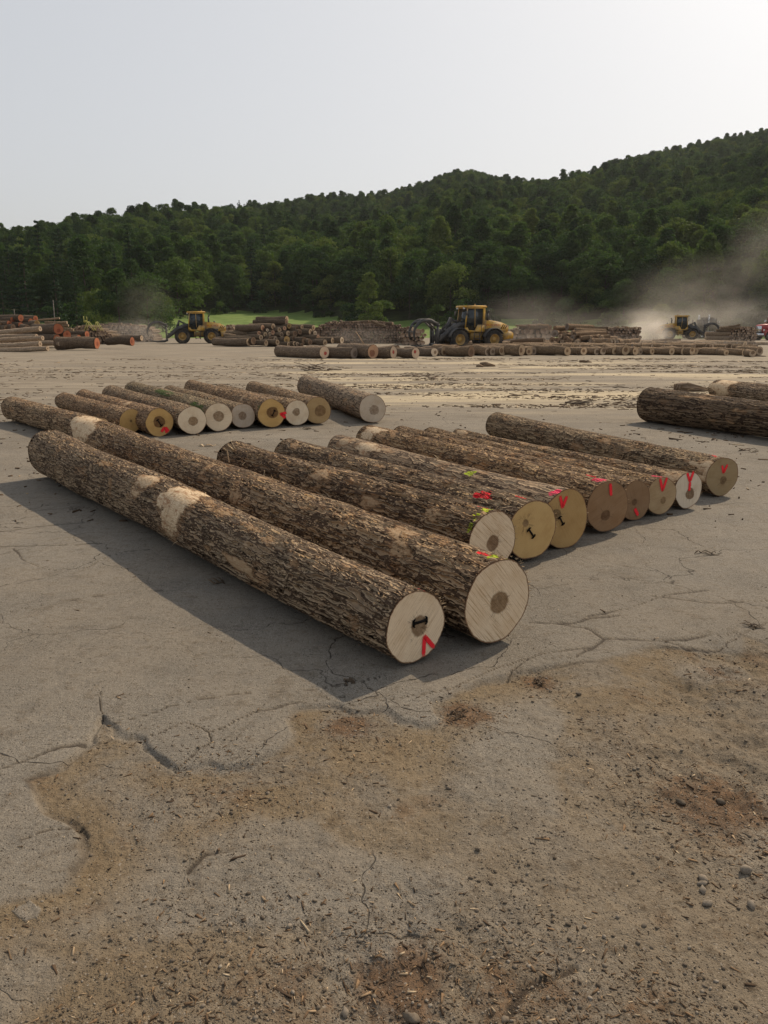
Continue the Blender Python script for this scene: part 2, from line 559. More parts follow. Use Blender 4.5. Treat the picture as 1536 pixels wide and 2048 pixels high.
    ck = k.ma('MAXIMUM', k.ma('MULTIPLY', ck, k.ma('SUBTRACT', 1.0, k.ma('MULTIPLY', dirt, .85))), crack)
    base = k.mix(k.ma('MULTIPLY', ck, .82), base, (.040, .031, .024))
    rough = k.mix(dirt, k.ma('ADD', k.ma('MULTIPLY', fine, .5), k.ma('MULTIPLY', mid, .25)), k.ma('ADD', k.ma('MULTIPLY', mid, 1.0), k.ma('MULTIPLY', fine, .6)))
    rough = k.ma('ADD', rough, k.ma('ADD', k.ma('MULTIPLY', g1, .9), k.ma('MULTIPLY', g2, .8)))
    h = k.ma('SUBTRACT', rough, k.ma('MULTIPLY', ck, 1.2))
    return k.done(k.bsdf(base, .93, k.bump(h, .011, .8), 0, .15))


def mat_leaf(name, stops, trans=.25):
    k = NT(name)
    o = k.obj()
    r = k.rand()
    ramp = k.n('ShaderNodeValToRGB', {0: r})
    el = ramp.color_ramp.elements
    while len(el) < len(stops):
        el.new(.5)
    for e, (p, c) in zip(el, stops):
        e.position, e.color = p, (*c, 1)
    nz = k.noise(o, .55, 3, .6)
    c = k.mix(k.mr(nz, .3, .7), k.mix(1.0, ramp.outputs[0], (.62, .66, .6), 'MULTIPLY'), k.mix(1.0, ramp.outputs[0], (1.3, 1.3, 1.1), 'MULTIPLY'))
    a = k.bsdf(c, .8, None, 0, .06)
    t = k.n('ShaderNodeBsdfTranslucent', {'Color': k.mix(1.0, c, (1.2, 1.5, .5), 'MULTIPLY')}).outputs[0]
    return k.done(k.n('ShaderNodeMixShader', {0: trans, 1: a, 2: t}).outputs[0])


def mat_grass(name, a, b):
    k = NT(name)
    p = k.pos()
    c = k.mix(k.mr(k.noise(p, .35, 5, .65), .35, .65), a, b)
    c = k.mix(k.mr(k.noise(k.vm('MULTIPLY', p, (.2, 1, 1)), 1.6, 3), .4, .7, 0, .4), c, (.09, .11, .03))
    return k.done(k.bsdf(c, .9, k.bump(k.noise(p, 3, 4), .2, .6), 0, .1))


def mat_dust(name, col, dens, seed, scale, aniso=.2):
    """airborne dust: scattering volume, thinning to nothing towards its rim"""
    k = NT(name)
    o = k.obj()
    d = k.vm('LENGTH', o)
    nz = k.noise(k.vm('ADD', k.vm('SCALE', o, scale=scale), (seed * 3.1, seed, 0)), 1.0, 4, .6, .6)
    f = k.ma('MULTIPLY', k.mr(d, .15, 1.0, 1, 0), k.mr(nz, .30, .66))
    v = k.n('ShaderNodeVolumePrincipled', {'Color': col, 'Density': k.ma('MULTIPLY', f, dens), 'Anisotropy': aniso})
    k.t.links.new(v.outputs[0], k.out.inputs['Volume'])
    return k.m


M = {
    'bark': mat_bark(), 'cut': mat_cut(), 'bark_far': mat_bark_far(), 'wall_end': mat_wall_end(), 'ground': mat_ground(),
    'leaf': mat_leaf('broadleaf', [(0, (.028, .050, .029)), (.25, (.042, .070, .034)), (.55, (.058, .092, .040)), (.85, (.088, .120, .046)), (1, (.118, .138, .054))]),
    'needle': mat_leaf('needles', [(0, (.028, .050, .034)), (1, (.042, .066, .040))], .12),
    'trunk': simple('trunk_bark', (.075, .062, .050), .95, var=.35, scale=5, spec=.1),
    'meadow': mat_grass('meadow_grass', (.105, .165, .040), (.165, .225, .065)),
    'floor': mat_grass('forest_floor', (.020, .026, .012), (.034, .040, .018)),
    'yellow': simple('yellow_paint', (.56, .31, .025), .5, var=.2, dust=.6),
    'grey': simple('charcoal_paint', (.040, .041, .043), .55, var=.25, dust=.40, dustcol=(.14, .12, .095)),
    'tyre': simple('tyre_rubber', (.022, .022, .022), .85, var=.3, dust=.55, dustcol=(.15, .12, .09), spec=.2),
    'rim': simple('rim_paint', (.40, .24, .05), .5, var=.2, dust=.5, dustcol=(.2, .15, .1)),
    'red': simple('red_paint', (.36, .022, .030), .4, var=.15, dust=.25),
    'dark': simple('dark_paint', (.028, .028, .030), .5, var=.2, dust=.35),
    'chrome': simple('bright_metal', (.62, .62, .62), .25, 1.0, var=.1),
    'lamp': simple('lamp_lens', (.75, .75, .72), .2, var=.05),
    'redletter': simple('red_lettering', (.40, .035, .020), .5, var=.1),
    'stripe': simple('black_stripe', (.02, .02, .02), .5, var=.1),
    'iron': simple('black_plastic', (.006, .005, .005), .6, var=.2, spec=.15),
    'yellowsteel': simple('yellow_steel', (.36, .34, .08), .5, var=.15),
    'pole': simple('grey_wood', (.16, .14, .12), .9, var=.3),
    'chip': None, 'stone': None,
}


def mat_glass():
    k = NT('cab_glass')
    return k.done(k.n('ShaderNodeMixShader', {0: .72, 1: k.n('ShaderNodeBsdfTransparent', {'Color': (.55, .62, .62)}).outputs[0], 2: k.bsdf((.03, .04, .045), .08, None, 0, .7)}).outputs[0])


M['glass'] = mat_glass()


def mat_spray():
    k = NT('red_spray_paint')
    o = k.obj()
    f = k.attr('edge')
    a = k.mr(k.ma('ADD', f, k.ma('MULTIPLY', k.ma('SUBTRACT', k.noise(o, 70, 4, .7), .5), .9)), .25, .85)
    b = k.bsdf(k.mix(k.noise(o, 30), (.82, .016, .026), (.92, .028, .045)), .6, None, 0, .3)
    return k.done(k.n('ShaderNodeMixShader', {0: a, 1: k.n('ShaderNodeBsdfTransparent').outputs[0], 2: b}).outputs[0])


M['spray'] = mat_spray()


def mat_bits(name, stops):
    k = NT(name)
    sh = k.attr('shade')
    ramp = k.n('ShaderNodeValToRGB', {0: sh})
    el = ramp.color_ramp.elements
    while len(el) < len(stops):
        el.new(.5)
    for e, (p, c) in zip(el, stops):
        e.position, e.color = p, (*c, 1)
    p = k.pos()
    c = k.mix(k.mr(k.noise(p, 160, 2), .35, .7, 0, .5), ramp.outputs[0], k.mix(1.0, ramp.outputs[0], (.55, .5, .45), 'MULTIPLY'))
    return k.done(k.bsdf(c, .9, None, 0, .2))


M['chip'] = mat_bits('wood_chips', [(0, (.060, .040, .026)), (.55, (.13, .083, .048)), (.85, (.26, .17, .095)), (1, (.50, .40, .27))])
M['stone'] = mat_bits('gravel_stone', [(0, (.090, .070, .050)), (.6, (.165, .135, .102)), (1, (.28, .24, .19))])
M['splinter'] = mat_bits('fresh_splinter', [(0, (.30, .18, .09)), (1, (.60, .48, .32))])
M['barkbit'] = mat_bits('bark_strip', [(0, (.060, .044, .031)), (1, (.17, .125, .085))])
# ------------------------------------------------------------------ ground sheet
def seg_dist(P, poly, closed=False):
    """distance of 2-D points to a polyline"""
    d = np.full(len(P), 1e9)
    n = len(poly)
    for k in range(n if closed else n - 1):
        a, b = np.array(poly[k]), np.array(poly[(k + 1) % n])
        ab = b - a
        t = np.clip(((P - a) @ ab) / max(ab @ ab, 1e-9), 0, 1)
        q = P - a - t[:, None] * ab
        d = np.minimum(d, np.sqrt((q * q).sum(1)))
    return d


def inside(P, poly):
    c = np.zeros(len(P), bool)
    n = len(poly)
    for k in range(n):
        x1, y1 = poly[k]
        x2, y2 = poly[(k + 1) % n]
        m = ((y1 > P[:, 1]) != (y2 > P[:, 1]))
        xi = (x2 - x1) * (P[:, 1] - y1) / (y2 - y1 + 1e-12) + x1
        c ^= m & (P[:, 0] < xi)
    return c


def gl(pts):
    return [tuple(gnd(u, v)[:2]) for u, v in pts]


# broken edge of the asphalt
EDGE = gl([(-520, 1990), (-200, 1880), (0, 1812), (70, 1787), (120, 1768), (180, 1712), (150, 1650), (70, 1600), (55, 1560), (120, 1535), (165, 1492), (205, 1436),
           (230, 1466), (280, 1480), (310, 1506), (350, 1540), (425, 1522), (445, 1536), (500, 1526), (555, 1496), (575, 1470), (552, 1440), (590, 1416),
           (675, 1413), (710, 1428), (768, 1420), (800, 1441), (840, 1453), (876, 1441), (872, 1420), (852, 1402), (930, 1376), (1010, 1356), (1060, 1337),
           (1140, 1326), (1200, 1321), (1260, 1301), (1330, 1287), (1400, 1291), (1470, 1291), (1492, 1270), (1540, 1285), (1640, 1225), (1900, 1190), (2500, 1120)])
POLY = EDGE + [(30, 12), (30, 60), (-60, 60), (-60, 1.5)]
SLAB = gl([(22, 1822), (60, 1803), (84, 1820), (76, 1838), (48, 1843)])
CRACKS = [gl(c) for c in (
    [(1115, 1246), (1150, 1250), (1182, 1256), (1215, 1274), (1262, 1276), (1330, 1279), (1372, 1277), (1420, 1268), (1480, 1262)],
    [(1330, 1279), (1380, 1294), (1440, 1290), (1478, 1270), (1536, 1240)],
    [(0, 1092), (65, 1090), (146, 1088), (200, 1084)], [(25, 1095), (58, 1128), (106, 1139), (175, 1135), (215, 1112), (255, 1100), (300, 1098)],
    [(-60, 1234), (0, 1227), (109, 1206), (204, 1190), (328, 1177)], [(-40, 1066), (11, 1060), (120, 1046), (204, 1039), (300, 1030)],
    [(220, 1450), (300, 1424), (400, 1398), (470, 1388), (590, 1385), (680, 1372), (768, 1355)],
    [(280, 1480), (330, 1462), (370, 1446), (400, 1450), (425, 1463), (500, 1430), (560, 1415), (600, 1404), (690, 1396)],
    [(350, 1540), (400, 1500), (430, 1480), (425, 1463)], [(0, 1540), (60, 1518), (120, 1495), (170, 1485)],
    [(30, 1682), (80, 1668), (130, 1660), (175, 1652)], [(205, 1436), (200, 1410), (196, 1380)],
    [(700, 1412), (800, 1398), (900, 1378), (960, 1350), (1040, 1322), (1110, 1300), (1180, 1290)],
    [(1010, 1356), (1030, 1338), (1060, 1318), (1150, 1310), (1215, 1274)], [(1180, 1230), (1260, 1215), (1330, 1190), (1420, 1180)],
    [(1060, 1245), (1115, 1246), (1180, 1235), (1240, 1228)], [(1300, 1190), (1370, 1200), (1440, 1205), (1536, 1200)],
    [(1010, 2040), (1060, 1970), (1150, 1930)], [(380, 1740), (420, 1700), (500, 1690)])]
DIRT_PX = [(620, 1660, 110), (900, 1750, 90)]


def dirt_amount(P):
    """0 on sound asphalt, 1 on dirt, with a ragged border"""
    sd_ = seg_dist(P, EDGE) * np.where(inside(P, POLY), -1, 1)
    q = np.c_[P, np.zeros(len(P))]
    w = (fbm(q * 7, 4, 3) - .5) * .16 + (fbm(q * 2.2, 3, 33) - .5) * .22
    d = sstep(-.02, .045, sd_ + w * .55)
    d = np.maximum(d * (1 - .85 * sstep(.52, .62, fbm(q * 1.9, 4, 44)) * sstep(.05, .3, sd_)), 0)
    ins = inside(P, SLAB)
    d = np.where(ins, 0, d)
    return d, sd_


def ground_height(P, d, sd_):
    q = np.c_[P, np.zeros(len(P))]
    dh = sstep(-.010, .010, sd_ + ((fbm(q * 7, 4, 3) - .5) * .16 + (fbm(q * 2.2, 3, 33) - .5) * .22) * .55)
    h = (fbm(q * .8, 3, 21) - .5) * .030
    h += dh * (-.002 - .012 * sstep(.40, .65, fbm(q * 1.7, 2, 12)) * np.exp(-np.abs(sd_) / .5) + (fbm(q * 5, 3, 5) - .5) * .016 + (fbm(q * 22, 3, 8) - .5) * .010 + (fbm(q * 60, 2, 9) - .5) * .005)
    h += (1 - d) * (fbm(q * 2.2, 3, 31) - .5) * .010
    return h


# bigger hollows and ruts of loose grit at the right and lower border
RUTS = [(gnd(1450, 1600)[:2], .42), (gnd(1500, 1330)[:2], .30), (gnd(800, 1960)[:2], .28), (gnd(1380, 1380)[:2], .2), (gnd(1500, 1480)[:2], .3)]


def full_height(P):
    near = (P[:, 1] < 16) & (np.abs(P[:, 0]) < 14) & (P[:, 1] > .2)
    d = np.ones(len(P)) * 0.0
    h = np.zeros(len(P))
    cr = np.zeros(len(P))
    bd = np.full(len(P), 5.0)
    if near.any():
        Q = P[near]
        dd, s_ = dirt_amount(Q)
        hh = ground_height(Q, dd, s_)
        q3 = np.c_[Q, np.zeros(len(Q))]
        wob = np.stack([fbm(q3 * 9, 3, 51) - .5, fbm(q3 * 9, 3, 61) - .5], -1) * .05
        cc = np.full(len(Q), 9.0)
        for c in CRACKS:
            cc = np.minimum(cc, seg_dist(Q + wob, c))
        wid = .0022 + .0075 * sstep(.45, .75, fbm(q3 * 2.5, 2, 71))
        ck = 1 - sstep(wid * .5, wid * 1.9, cc)
        edge = 1 - sstep(.004, .022, np.abs(s_ + (fbm(q3 * 7, 4, 3) - .5) * .16 * .55))
        hh -= ck * .009 + edge * sstep(.42, .6, fbm(q3 * 3, 2, 77)) * .012
        for c, r in RUTS:
            k = np.exp(-(((Q - c) / r) ** 2).sum(1))
            hh -= k * .035
            hh += k * (fbm(q3 * 14, 3, 15) - .5) * .05
        fade = 1 - sstep(9, 15, Q[:, 1])
        bd[near] = s_
        d[near] = np.where(Q[:, 1] > 12, 0, dd)
        h[near] = hh * fade
        cr[near] = np.maximum(ck, edge * sstep(.5, .66, fbm(q3 * 4, 3, 77)) * .6)
    full_height.border = bd
    return h, d, cr


CLUST = [(gnd(930, 1428)[:2], .16, 1.0), (gnd(700, 1450)[:2], .15, .9), (gnd(1075, 1362)[:2], .13, .9), (gnd(560, 1980)[:2], .30, .6), (gnd(820, 1950)[:2], .25, .8),
         (gnd(1440, 1600)[:2], .35, .8), (gnd(1460, 1340)[:2], .25, .6), (gnd(430, 1580)[:2], .3, .5), (gnd(1060, 1990)[:2], .25, .7), (gnd(1380, 1400)[:2], .2, .4),
         (gnd(1320, 2020)[:2], .2, .6), (gnd(420, 1900)[:2], .25, .4)]


def clus(P):
    c = np.zeros(len(P))
    for q, r, w in CLUST:
        c = np.maximum(c, w * np.exp(-(((P - q) / r) ** 2).sum(1)))
    return c


ang_in = np.linspace(-36, 36, 690)
ang = np.radians(np.concatenate([ang_in, np.linspace(36, 324, 60)[1:-1]]))
rad = [.25]
while rad[-1] < 14:
    rad.append(rad[-1] * 1.0042)
while rad[-1] < 3000:
    rad.append(rad[-1] * 1.045)
rad = np.array(rad)
A_, R_ = np.meshgrid(ang, rad)
P2 = np.stack([np.sin(A_) * R_, np.cos(A_) * R_], -1).reshape(-1, 2)
gh, gd, gc = full_height(P2)
gb = full_height.border
gv = np.c_[P2, gh]
fc = grid_faces(len(rad), len(ang), True)[:, ::-1]
nv = len(gv)
gv = np.r_[gv, [[0, 0, 0]]]
tri = np.stack([np.full(len(ang), nv), (np.arange(len(ang)) + 1) % len(ang), np.arange(len(ang))], -1)
me = mesh_np('ground', gv, [fc, tri], [M['ground']], True, {'dirt': ('FLOAT', np.r_[gd, 0]), 'crack': ('FLOAT', np.r_[gc, 0]), 'border': ('FLOAT', np.r_[gb, 0]), 'mulch': ('FLOAT', np.r_[clus(P2) * .8, 0])})
ground = link('ground', me, kind='structure')


# ------------------------------------------------------------------ loose bits on the ground
def ico(sub=1):
    bm = bmesh.new()
    bmesh.ops.create_icosphere(bm, subdivisions=sub, radius=1)
    v = np.array([x.co[:] for x in bm.verts])
    f = np.array([[x.index for x in fa.verts] for fa in bm.faces])
    bm.free()
    return v, f


def scatter(name, P, size, base_v, base_f, mat, flat, shade, kind_seed, smooth=False):
    """one object of many bits: P n x 2, size n x 3"""
    n = len(P)
    rng = np.random.default_rng(kind_seed)
    h, _, _ = full_height(P)
    a = rng.uniform(0, 2 * PI, n)
    tl = rng.normal(0, flat, (n, 2))
    v = base_v[None] * size[:, None, :]
    v = v * (1 + rng.normal(0, .16, (n, len(base_v), 1)))
    ca, sa = np.cos(a)[:, None], np.sin(a)[:, None]
    x, y, z = v[..., 0], v[..., 1], v[..., 2]
    z = z + x * tl[:, :1] + y * tl[:, 1:]
    v = np.stack([x * ca - y * sa + P[:, :1], x * sa + y * ca + P[:, 1:], z + (h + size[:, 2] * .45)[:, None]], -1).reshape(-1, 3)
    f = (base_f[None] + (np.arange(n) * len(base_v))[:, None, None]).reshape(-1, base_f.shape[1])
    me = mesh_np(name, v, f, [mat], smooth, {'shade': ('FLOAT', np.repeat(shade, len(base_v)))})
    return link(name, me, kind='stuff')


def sample(n, dens, ymin, ymax, seed, xmargin=1.15):
    """points over the ground in view, thinned by a density function of world position"""
    rng = np.random.default_rng(seed)
    out = []
    tot = 0
    while tot < n:
        m = n * 4
        # uniform over the picture's ground, so that the near field gets enough of the small ones
        r = np.exp(rng.uniform(np.log(ymin), np.log(ymax), m))
        x = rng.uniform(-.52, .52, m) * xmargin * r
        P = np.c_[x, r]
        keep = rng.uniform(0, 1, m) < dens(P)
        out.append(P[keep])
        tot += keep.sum()
    return np.concatenate(out)[:n]


def n3(P, s, seed, o=3):
    return fbm(np.c_[P, np.zeros(len(P))] * s, o, seed)


def d_peb(P):
    dd, _ = dirt_amount(P)
    return np.clip((.08 + .6 * dd) * (.10 + 1.2 * sstep(.50, .70, n3(P, 2.6, 91, 4))) + clus(P) * 1.6, 0, 1) * np.clip(P[:, 1] / 2.4, .35, 1)


def d_chip(P):
    dd, _ = dirt_amount(P)
    return np.clip((.04 + .5 * dd) * (.06 + 1.2 * sstep(.52, .68, n3(P, 2.0, 95, 4))) + clus(P) * 1.8, 0, 1) * np.clip(P[:, 1] / 2.4, .35, 1)


iv, if_ = ico(1)
Pp = sample(30000, d_peb, 1.15, 8.5, 5)
rng = np.random.default_rng(3)
sz = np.clip(rng.lognormal(math.log(.0012), .72, len(Pp)), .0006, .0075)
scatter('gravel', Pp, sz[:, None] * rng.uniform(.7, 1.25, (len(Pp), 3)) * [1, 1, .55], iv, if_, M['stone'], .1, rng.uniform(0, 1, len(Pp)) ** 1.3, 1)
cube = np.array([[x, y, z] for z in (-1, 1) for x, y in ((-1, -.7), (1, -.35), (.9, .5), (-.8, 1))], float)
cubef = np.array([(3, 2, 1, 0), (4, 5, 6, 7), (0, 1, 5, 4), (1, 2, 6, 5), (2, 3, 7, 6), (3, 0, 4, 7)])
Pc = sample(15000, d_chip, 1.15, 8.5, 8)
ln = np.clip(rng.lognormal(math.log(.0026), .75, len(Pc)), .0012, .026)
scatter('wood_chips', Pc, np.c_[ln, np.clip(ln * rng.uniform(.10, .32, len(Pc)), .0006, .005), np.clip(ln * .2, .0005, .002)], cube, cubef, M['chip'], .12, rng.uniform(0, 1, len(Pc)) ** .9, 2)


def d_litter(P):
    u, v, _ = proj(np.c_[P, np.zeros(len(P))])
    s = fbm(np.c_[P[:, 0] * .22, P[:, 1] * .9, np.zeros(len(P))] * 1.0, 4, 41)
    side = .25 + .75 * sstep(450, 900, u + (v - 740) * .2)
    return np.clip(sstep(.50, .66, s) * side * sstep(11, 17, P[:, 1]) + .02, 0, 1)


Pl = sample(8000, d_litter, 6.5, 44, 18)
ln = np.clip(rng.lognormal(math.log(.0024), .55, len(Pl)), .0010, .009) * np.maximum(Pl[:, 1], 8)
scatter('bark_litter', Pl, np.c_[ln, ln * rng.uniform(.12, .35, len(Pl)), rng.uniform(.003, .010, len(Pl))], cube, cubef, M['chip'], .06, np.where(rng.uniform(0, 1, len(Pl)) < .12, .95, rng.uniform(0, .6, len(Pl))), 4)

# single stones one can point to
STONES = [(1492, 1727, 12, 'largest pale stone lying near the right border of the dirt'), (1408, 1745, 10, 'pale angular stone topmost of a little cluster on the dirt'),
          (1404, 1758, 7, 'small flat white stone just below the pale angular stone'), (1406, 1772, 8, 'small dark stone lowest of the pale cluster'),
          (1363, 1581, 8, 'angular stone alone between the mulch patches and the dark rut'), (1158, 1384, 6, 'small dark stone beside the bark mulch by the asphalt edge'),
          (1443, 1577, 9, 'dark stone lying in the dark rut'), (1415, 1798, 8, 'dark rounded stone below the pale cluster'), (1503, 1800, 9, 'dark stone below the largest pale stone'),
          (825, 2012, 13, 'rounded brown stone in the grit near the bottom border'), (1010, 2024, 9, 'grey stone sitting beside reddish chips at the bottom'),
          (955, 1698, 5, 'lone small black stone in the middle of the bare dirt'), (1288, 1850, 5, 'small stone alone low on the bare dirt'), (690, 1999, 9, 'pale pebble lowest in the lower grit patch'),
          (897, 1577, 5, 'round brown pebble on the dirt below the big bark mulch patch'), (448, 1577, 5, 'light round pebble on the dirt below the cracked slab edge')]
for i, (u, v, r, lab) in enumerate(STONES):
    c = gnd(u, v + r * .6)
    rr = r / F * np.linalg.norm(c - [0, 0, H])
    bv, bf = ico(2)
    nz = fbm(bv * 1.4 + i * 7.7, 3, i) - .5
    crn = np.clip(np.abs(bv @ np.array([[.6, .3, .75], [-.7, .5, .5], [.2, -.9, .4]]).T).max(1), .5, 1)
    vv = bv * (1 + nz[:, None] * .7) / crn[:, None] * rr * np.array([1.0, .85, .66]) * .72
    me = mesh_np('stone', vv, bf, [M['stone']], False, {'shade': ('FLOAT', np.full(len(vv), .8 if 'pale' in lab or 'white' in lab else (.25 if 'dark' in lab or 'black' in lab else .6)))})
    o = link('stone', me)
    hz = full_height(np.array([c[:2]]))[0][0]
    o.location = (c[0], c[1], hz + rr * .42)
    o.rotation_euler = (0, 0, i * 1.3)
    tag(o, lab, 'stone', 'single stones on the dirt')


def sliver_mesh(n, spread, length, width, seed, mat, lift=.02, up=0.0):
    """a handful of torn strips lying across one another"""
    rng = np.random.default_rng(seed)
    vs, fs, sh = [], [], []
    for k in range(n):
        L = length * rng.uniform(.45, 1.1)
        w = width * rng.uniform(.5, 1.2)
        a = rng.normal(0, .55) + (PI if rng.uniform() < .5 else 0)
        c = rng.normal(0, spread, 2)
        m = 6
        t = np.linspace(-.5, .5, m)
        z = .004 + lift * rng.uniform(0, 1) + up * (t + .5) * rng.uniform(0, 1) + .015 * np.sin(t * 5 + k)
        bend = rng.normal(0, .12) * (t ** 2) * L
        ww = w * (1 - (2 * np.abs(t)) ** 3 * .8)
        x, y = t * L, bend
        base = len(vs)
        for i in range(m):
            for (dy, dz) in ((-ww[i] / 2, 0), (ww[i] / 2, 0), (ww[i] * .4, w * .28), (-ww[i] * .4, w * .28)):
                px, py = x[i], y[i] + dy
                vs.append((c[0] + px * math.cos(a) - py * math.sin(a), c[1] + px * math.sin(a) + py * math.cos(a), max(.001, z[i] + dz)))
                sh.append(rng.uniform(0, 1) if i == 0 else sh[-1])
        for i in range(m - 1):
            for j in range(4):
                fs.append((base + i * 4 + j, base + i * 4 + (j + 1) % 4, base + i * 4 + 4 + (j + 1) % 4, base + i * 4 + 4 + j))
        fs.append((base + 3, base + 2, base + 1, base))
        fs.append(tuple(base + (m - 1) * 4 + j for j in range(4)))
    return mesh_np('bark_strip', np.array(vs), np.array(fs), [mat], False, {'shade': ('FLOAT', np.array(sh))})


STRIPS = [(628, 741, 9, 1.1, .09, 1.0, 'heap of thin broken branches on the sawdust'), (1050, 792, 5, .5, .07, .5, 'dark torn bark strips beside the white cracked log'),
          (1168, 806, 6, .7, .07, .6, 'bark strips lying in front of the dark log'), (1488, 902, 7, .22, .03, .22, 'tangle of bark shreds beyond the last red-marked log'), (435, 1163, 5, .10, .016, .09, 'curled bark shreds in the shadow of the front log'),
          (700, 1369, 6, .045, .02, .035, 'small dark lump of bark shreds at the tip of the shadow'), (1240, 775, 3, .7, .06, .4, 'single dark stick pointing at the thick dark log'),
          (620, 859, 4, .22, .03, .15, 'small bark flakes in front of the golden sawn ends'), (415, 893, 3, .18, .03, .12, 'pale wood splinters on the ground beyond the front logs'),
          (1415, 1110, 5, .13, .012, .16, 'thin twig bits on the open asphalt'), (915, 1430, 16, .05, .010, .07, 'dark bark mulch heap on the asphalt edge'), (1075, 1362, 16, .05, .011, .045, 'dark bark mulch heap nearest the jagged crack'),
          (1505, 1250, 8, .09, .01, .04, 'little twigs on the cracked asphalt'), (958, 779, 4, .6, .06, .5, 'bark strips on the pale dust beyond the front rows')]
for i, (u, v, n, L, w, sp, lab) in enumerate(STRIPS):
    me = sliver_mesh(n, sp * .35, L, w, 100 + i, M['barkbit'] if 'pale' not in lab else M['splinter'], .03 * L, .25 * L if 'branch' in lab else 0)
    o = link('bark_strip' if 'branch' not in lab else 'branch_heap', me)
    g = gnd(u, v)
    o.location = (g[0], g[1], full_height(np.array([g[:2]]))[0][0])
    o.rotation_euler = (0, 0, random.uniform(-.25, .25))
    tag(o, lab, 'bark debris')


MULCH = None


def wedge_block(u, v, dims, rz, lab, tilt=0.0):
    g = gnd(u, v)
    L, W, T = dims
    b = MB()
    b.plate([(-L / 2, 0), (L / 2, 0), (L / 2 * .92, T * .35), (-L / 2 * .4, T), (-L / 2, T * .8)], -W / 2, W / 2)
    o = b.build('wood_block', M['bark_far'])
    o['tone'] = (1.3, 1.2, 1.1)
    o.location = (g[0], g[1], .004)
    o.rotation_euler = (0, tilt, rz)
    return tag(o, lab, 'wood block')


wedge_block(975, 733, (.62, .3, .20), .25, 'split wedge of wood lying alone on the pale sawdust', .0)
wedge_block(960, 734, (.30, .2, .12), -.3, 'small offcut leaning against the split wedge of wood', .0)
wedge_block(1171, 725, (.55, .25, .12), .1, 'flat dark offcut on the sawdust in front of the far row')
wedge_block(1510, 713, (1.1, .5, .10), .05, 'broad slab of bark lying at the far end of the log row')
wedge_block(1382, 782, (.8, .4, .22), .2, 'light splintered chunk of wood behind the thick dark log')
# ------------------------------------------------------------------ the sawn logs laid out in front
WHITE, CREAM, GOLD, TAN, BROWN = (.80, .66, .47), (.82, .655, .455), (.60, .385, .145), (.56, .41, .23), (.31, .19, .100)
RED, LIME, PINK, MOSS = (.70, .02, .035), (.42, .50, .03), (.75, .05, .12), (.075, .115, .030)


def sliver_part(parent, items, name, mat, seed):
    """thin torn fibres: items of (base point, direction, length, width) in the parent's space"""
    rng = np.random.default_rng(seed)
    vs, fs, sh = [], [], []
    for p, d, L, w in items:
        p, d = np.array(p), np.array(d, float)
        d = d / np.linalg.norm(d)
        s = np.cross(d, rng.normal(0, 1, 3))
        s /= np.linalg.norm(s)
        t = np.cross(d, s)
        m = p + d * L * .55 + t * L * rng.normal(0, .10)
        e = p + d * L + t * L * rng.normal(0, .22)
        b = len(vs)
        vs += [p + s * w / 2, p - s * w / 2, p + t * w * .3, m + s * w * .35, m - s * w * .35, m + t * w * .25, e]
        fs += [(b, b + 1, b + 4, b + 3), (b + 1, b + 2, b + 5, b + 4), (b + 2, b, b + 3, b + 5)]
        fs += [(b + 3, b + 4, b + 6, b + 6)]
        fs += [(b + 4, b + 5, b + 6, b + 6), (b + 5, b + 3, b + 6, b + 6)]
        sh += [rng.uniform(0, 1)] * 7
    q = np.array([f for f in fs if f[2] != f[3]])
    t3 = np.array([f[:3] for f in fs if f[2] == f[3]])
    return link(name, mesh_np(name, np.array(vs), [q, t3], [mat], False, {'shade': ('FLOAT', np.array(sh))}), parent, kind='stuff')


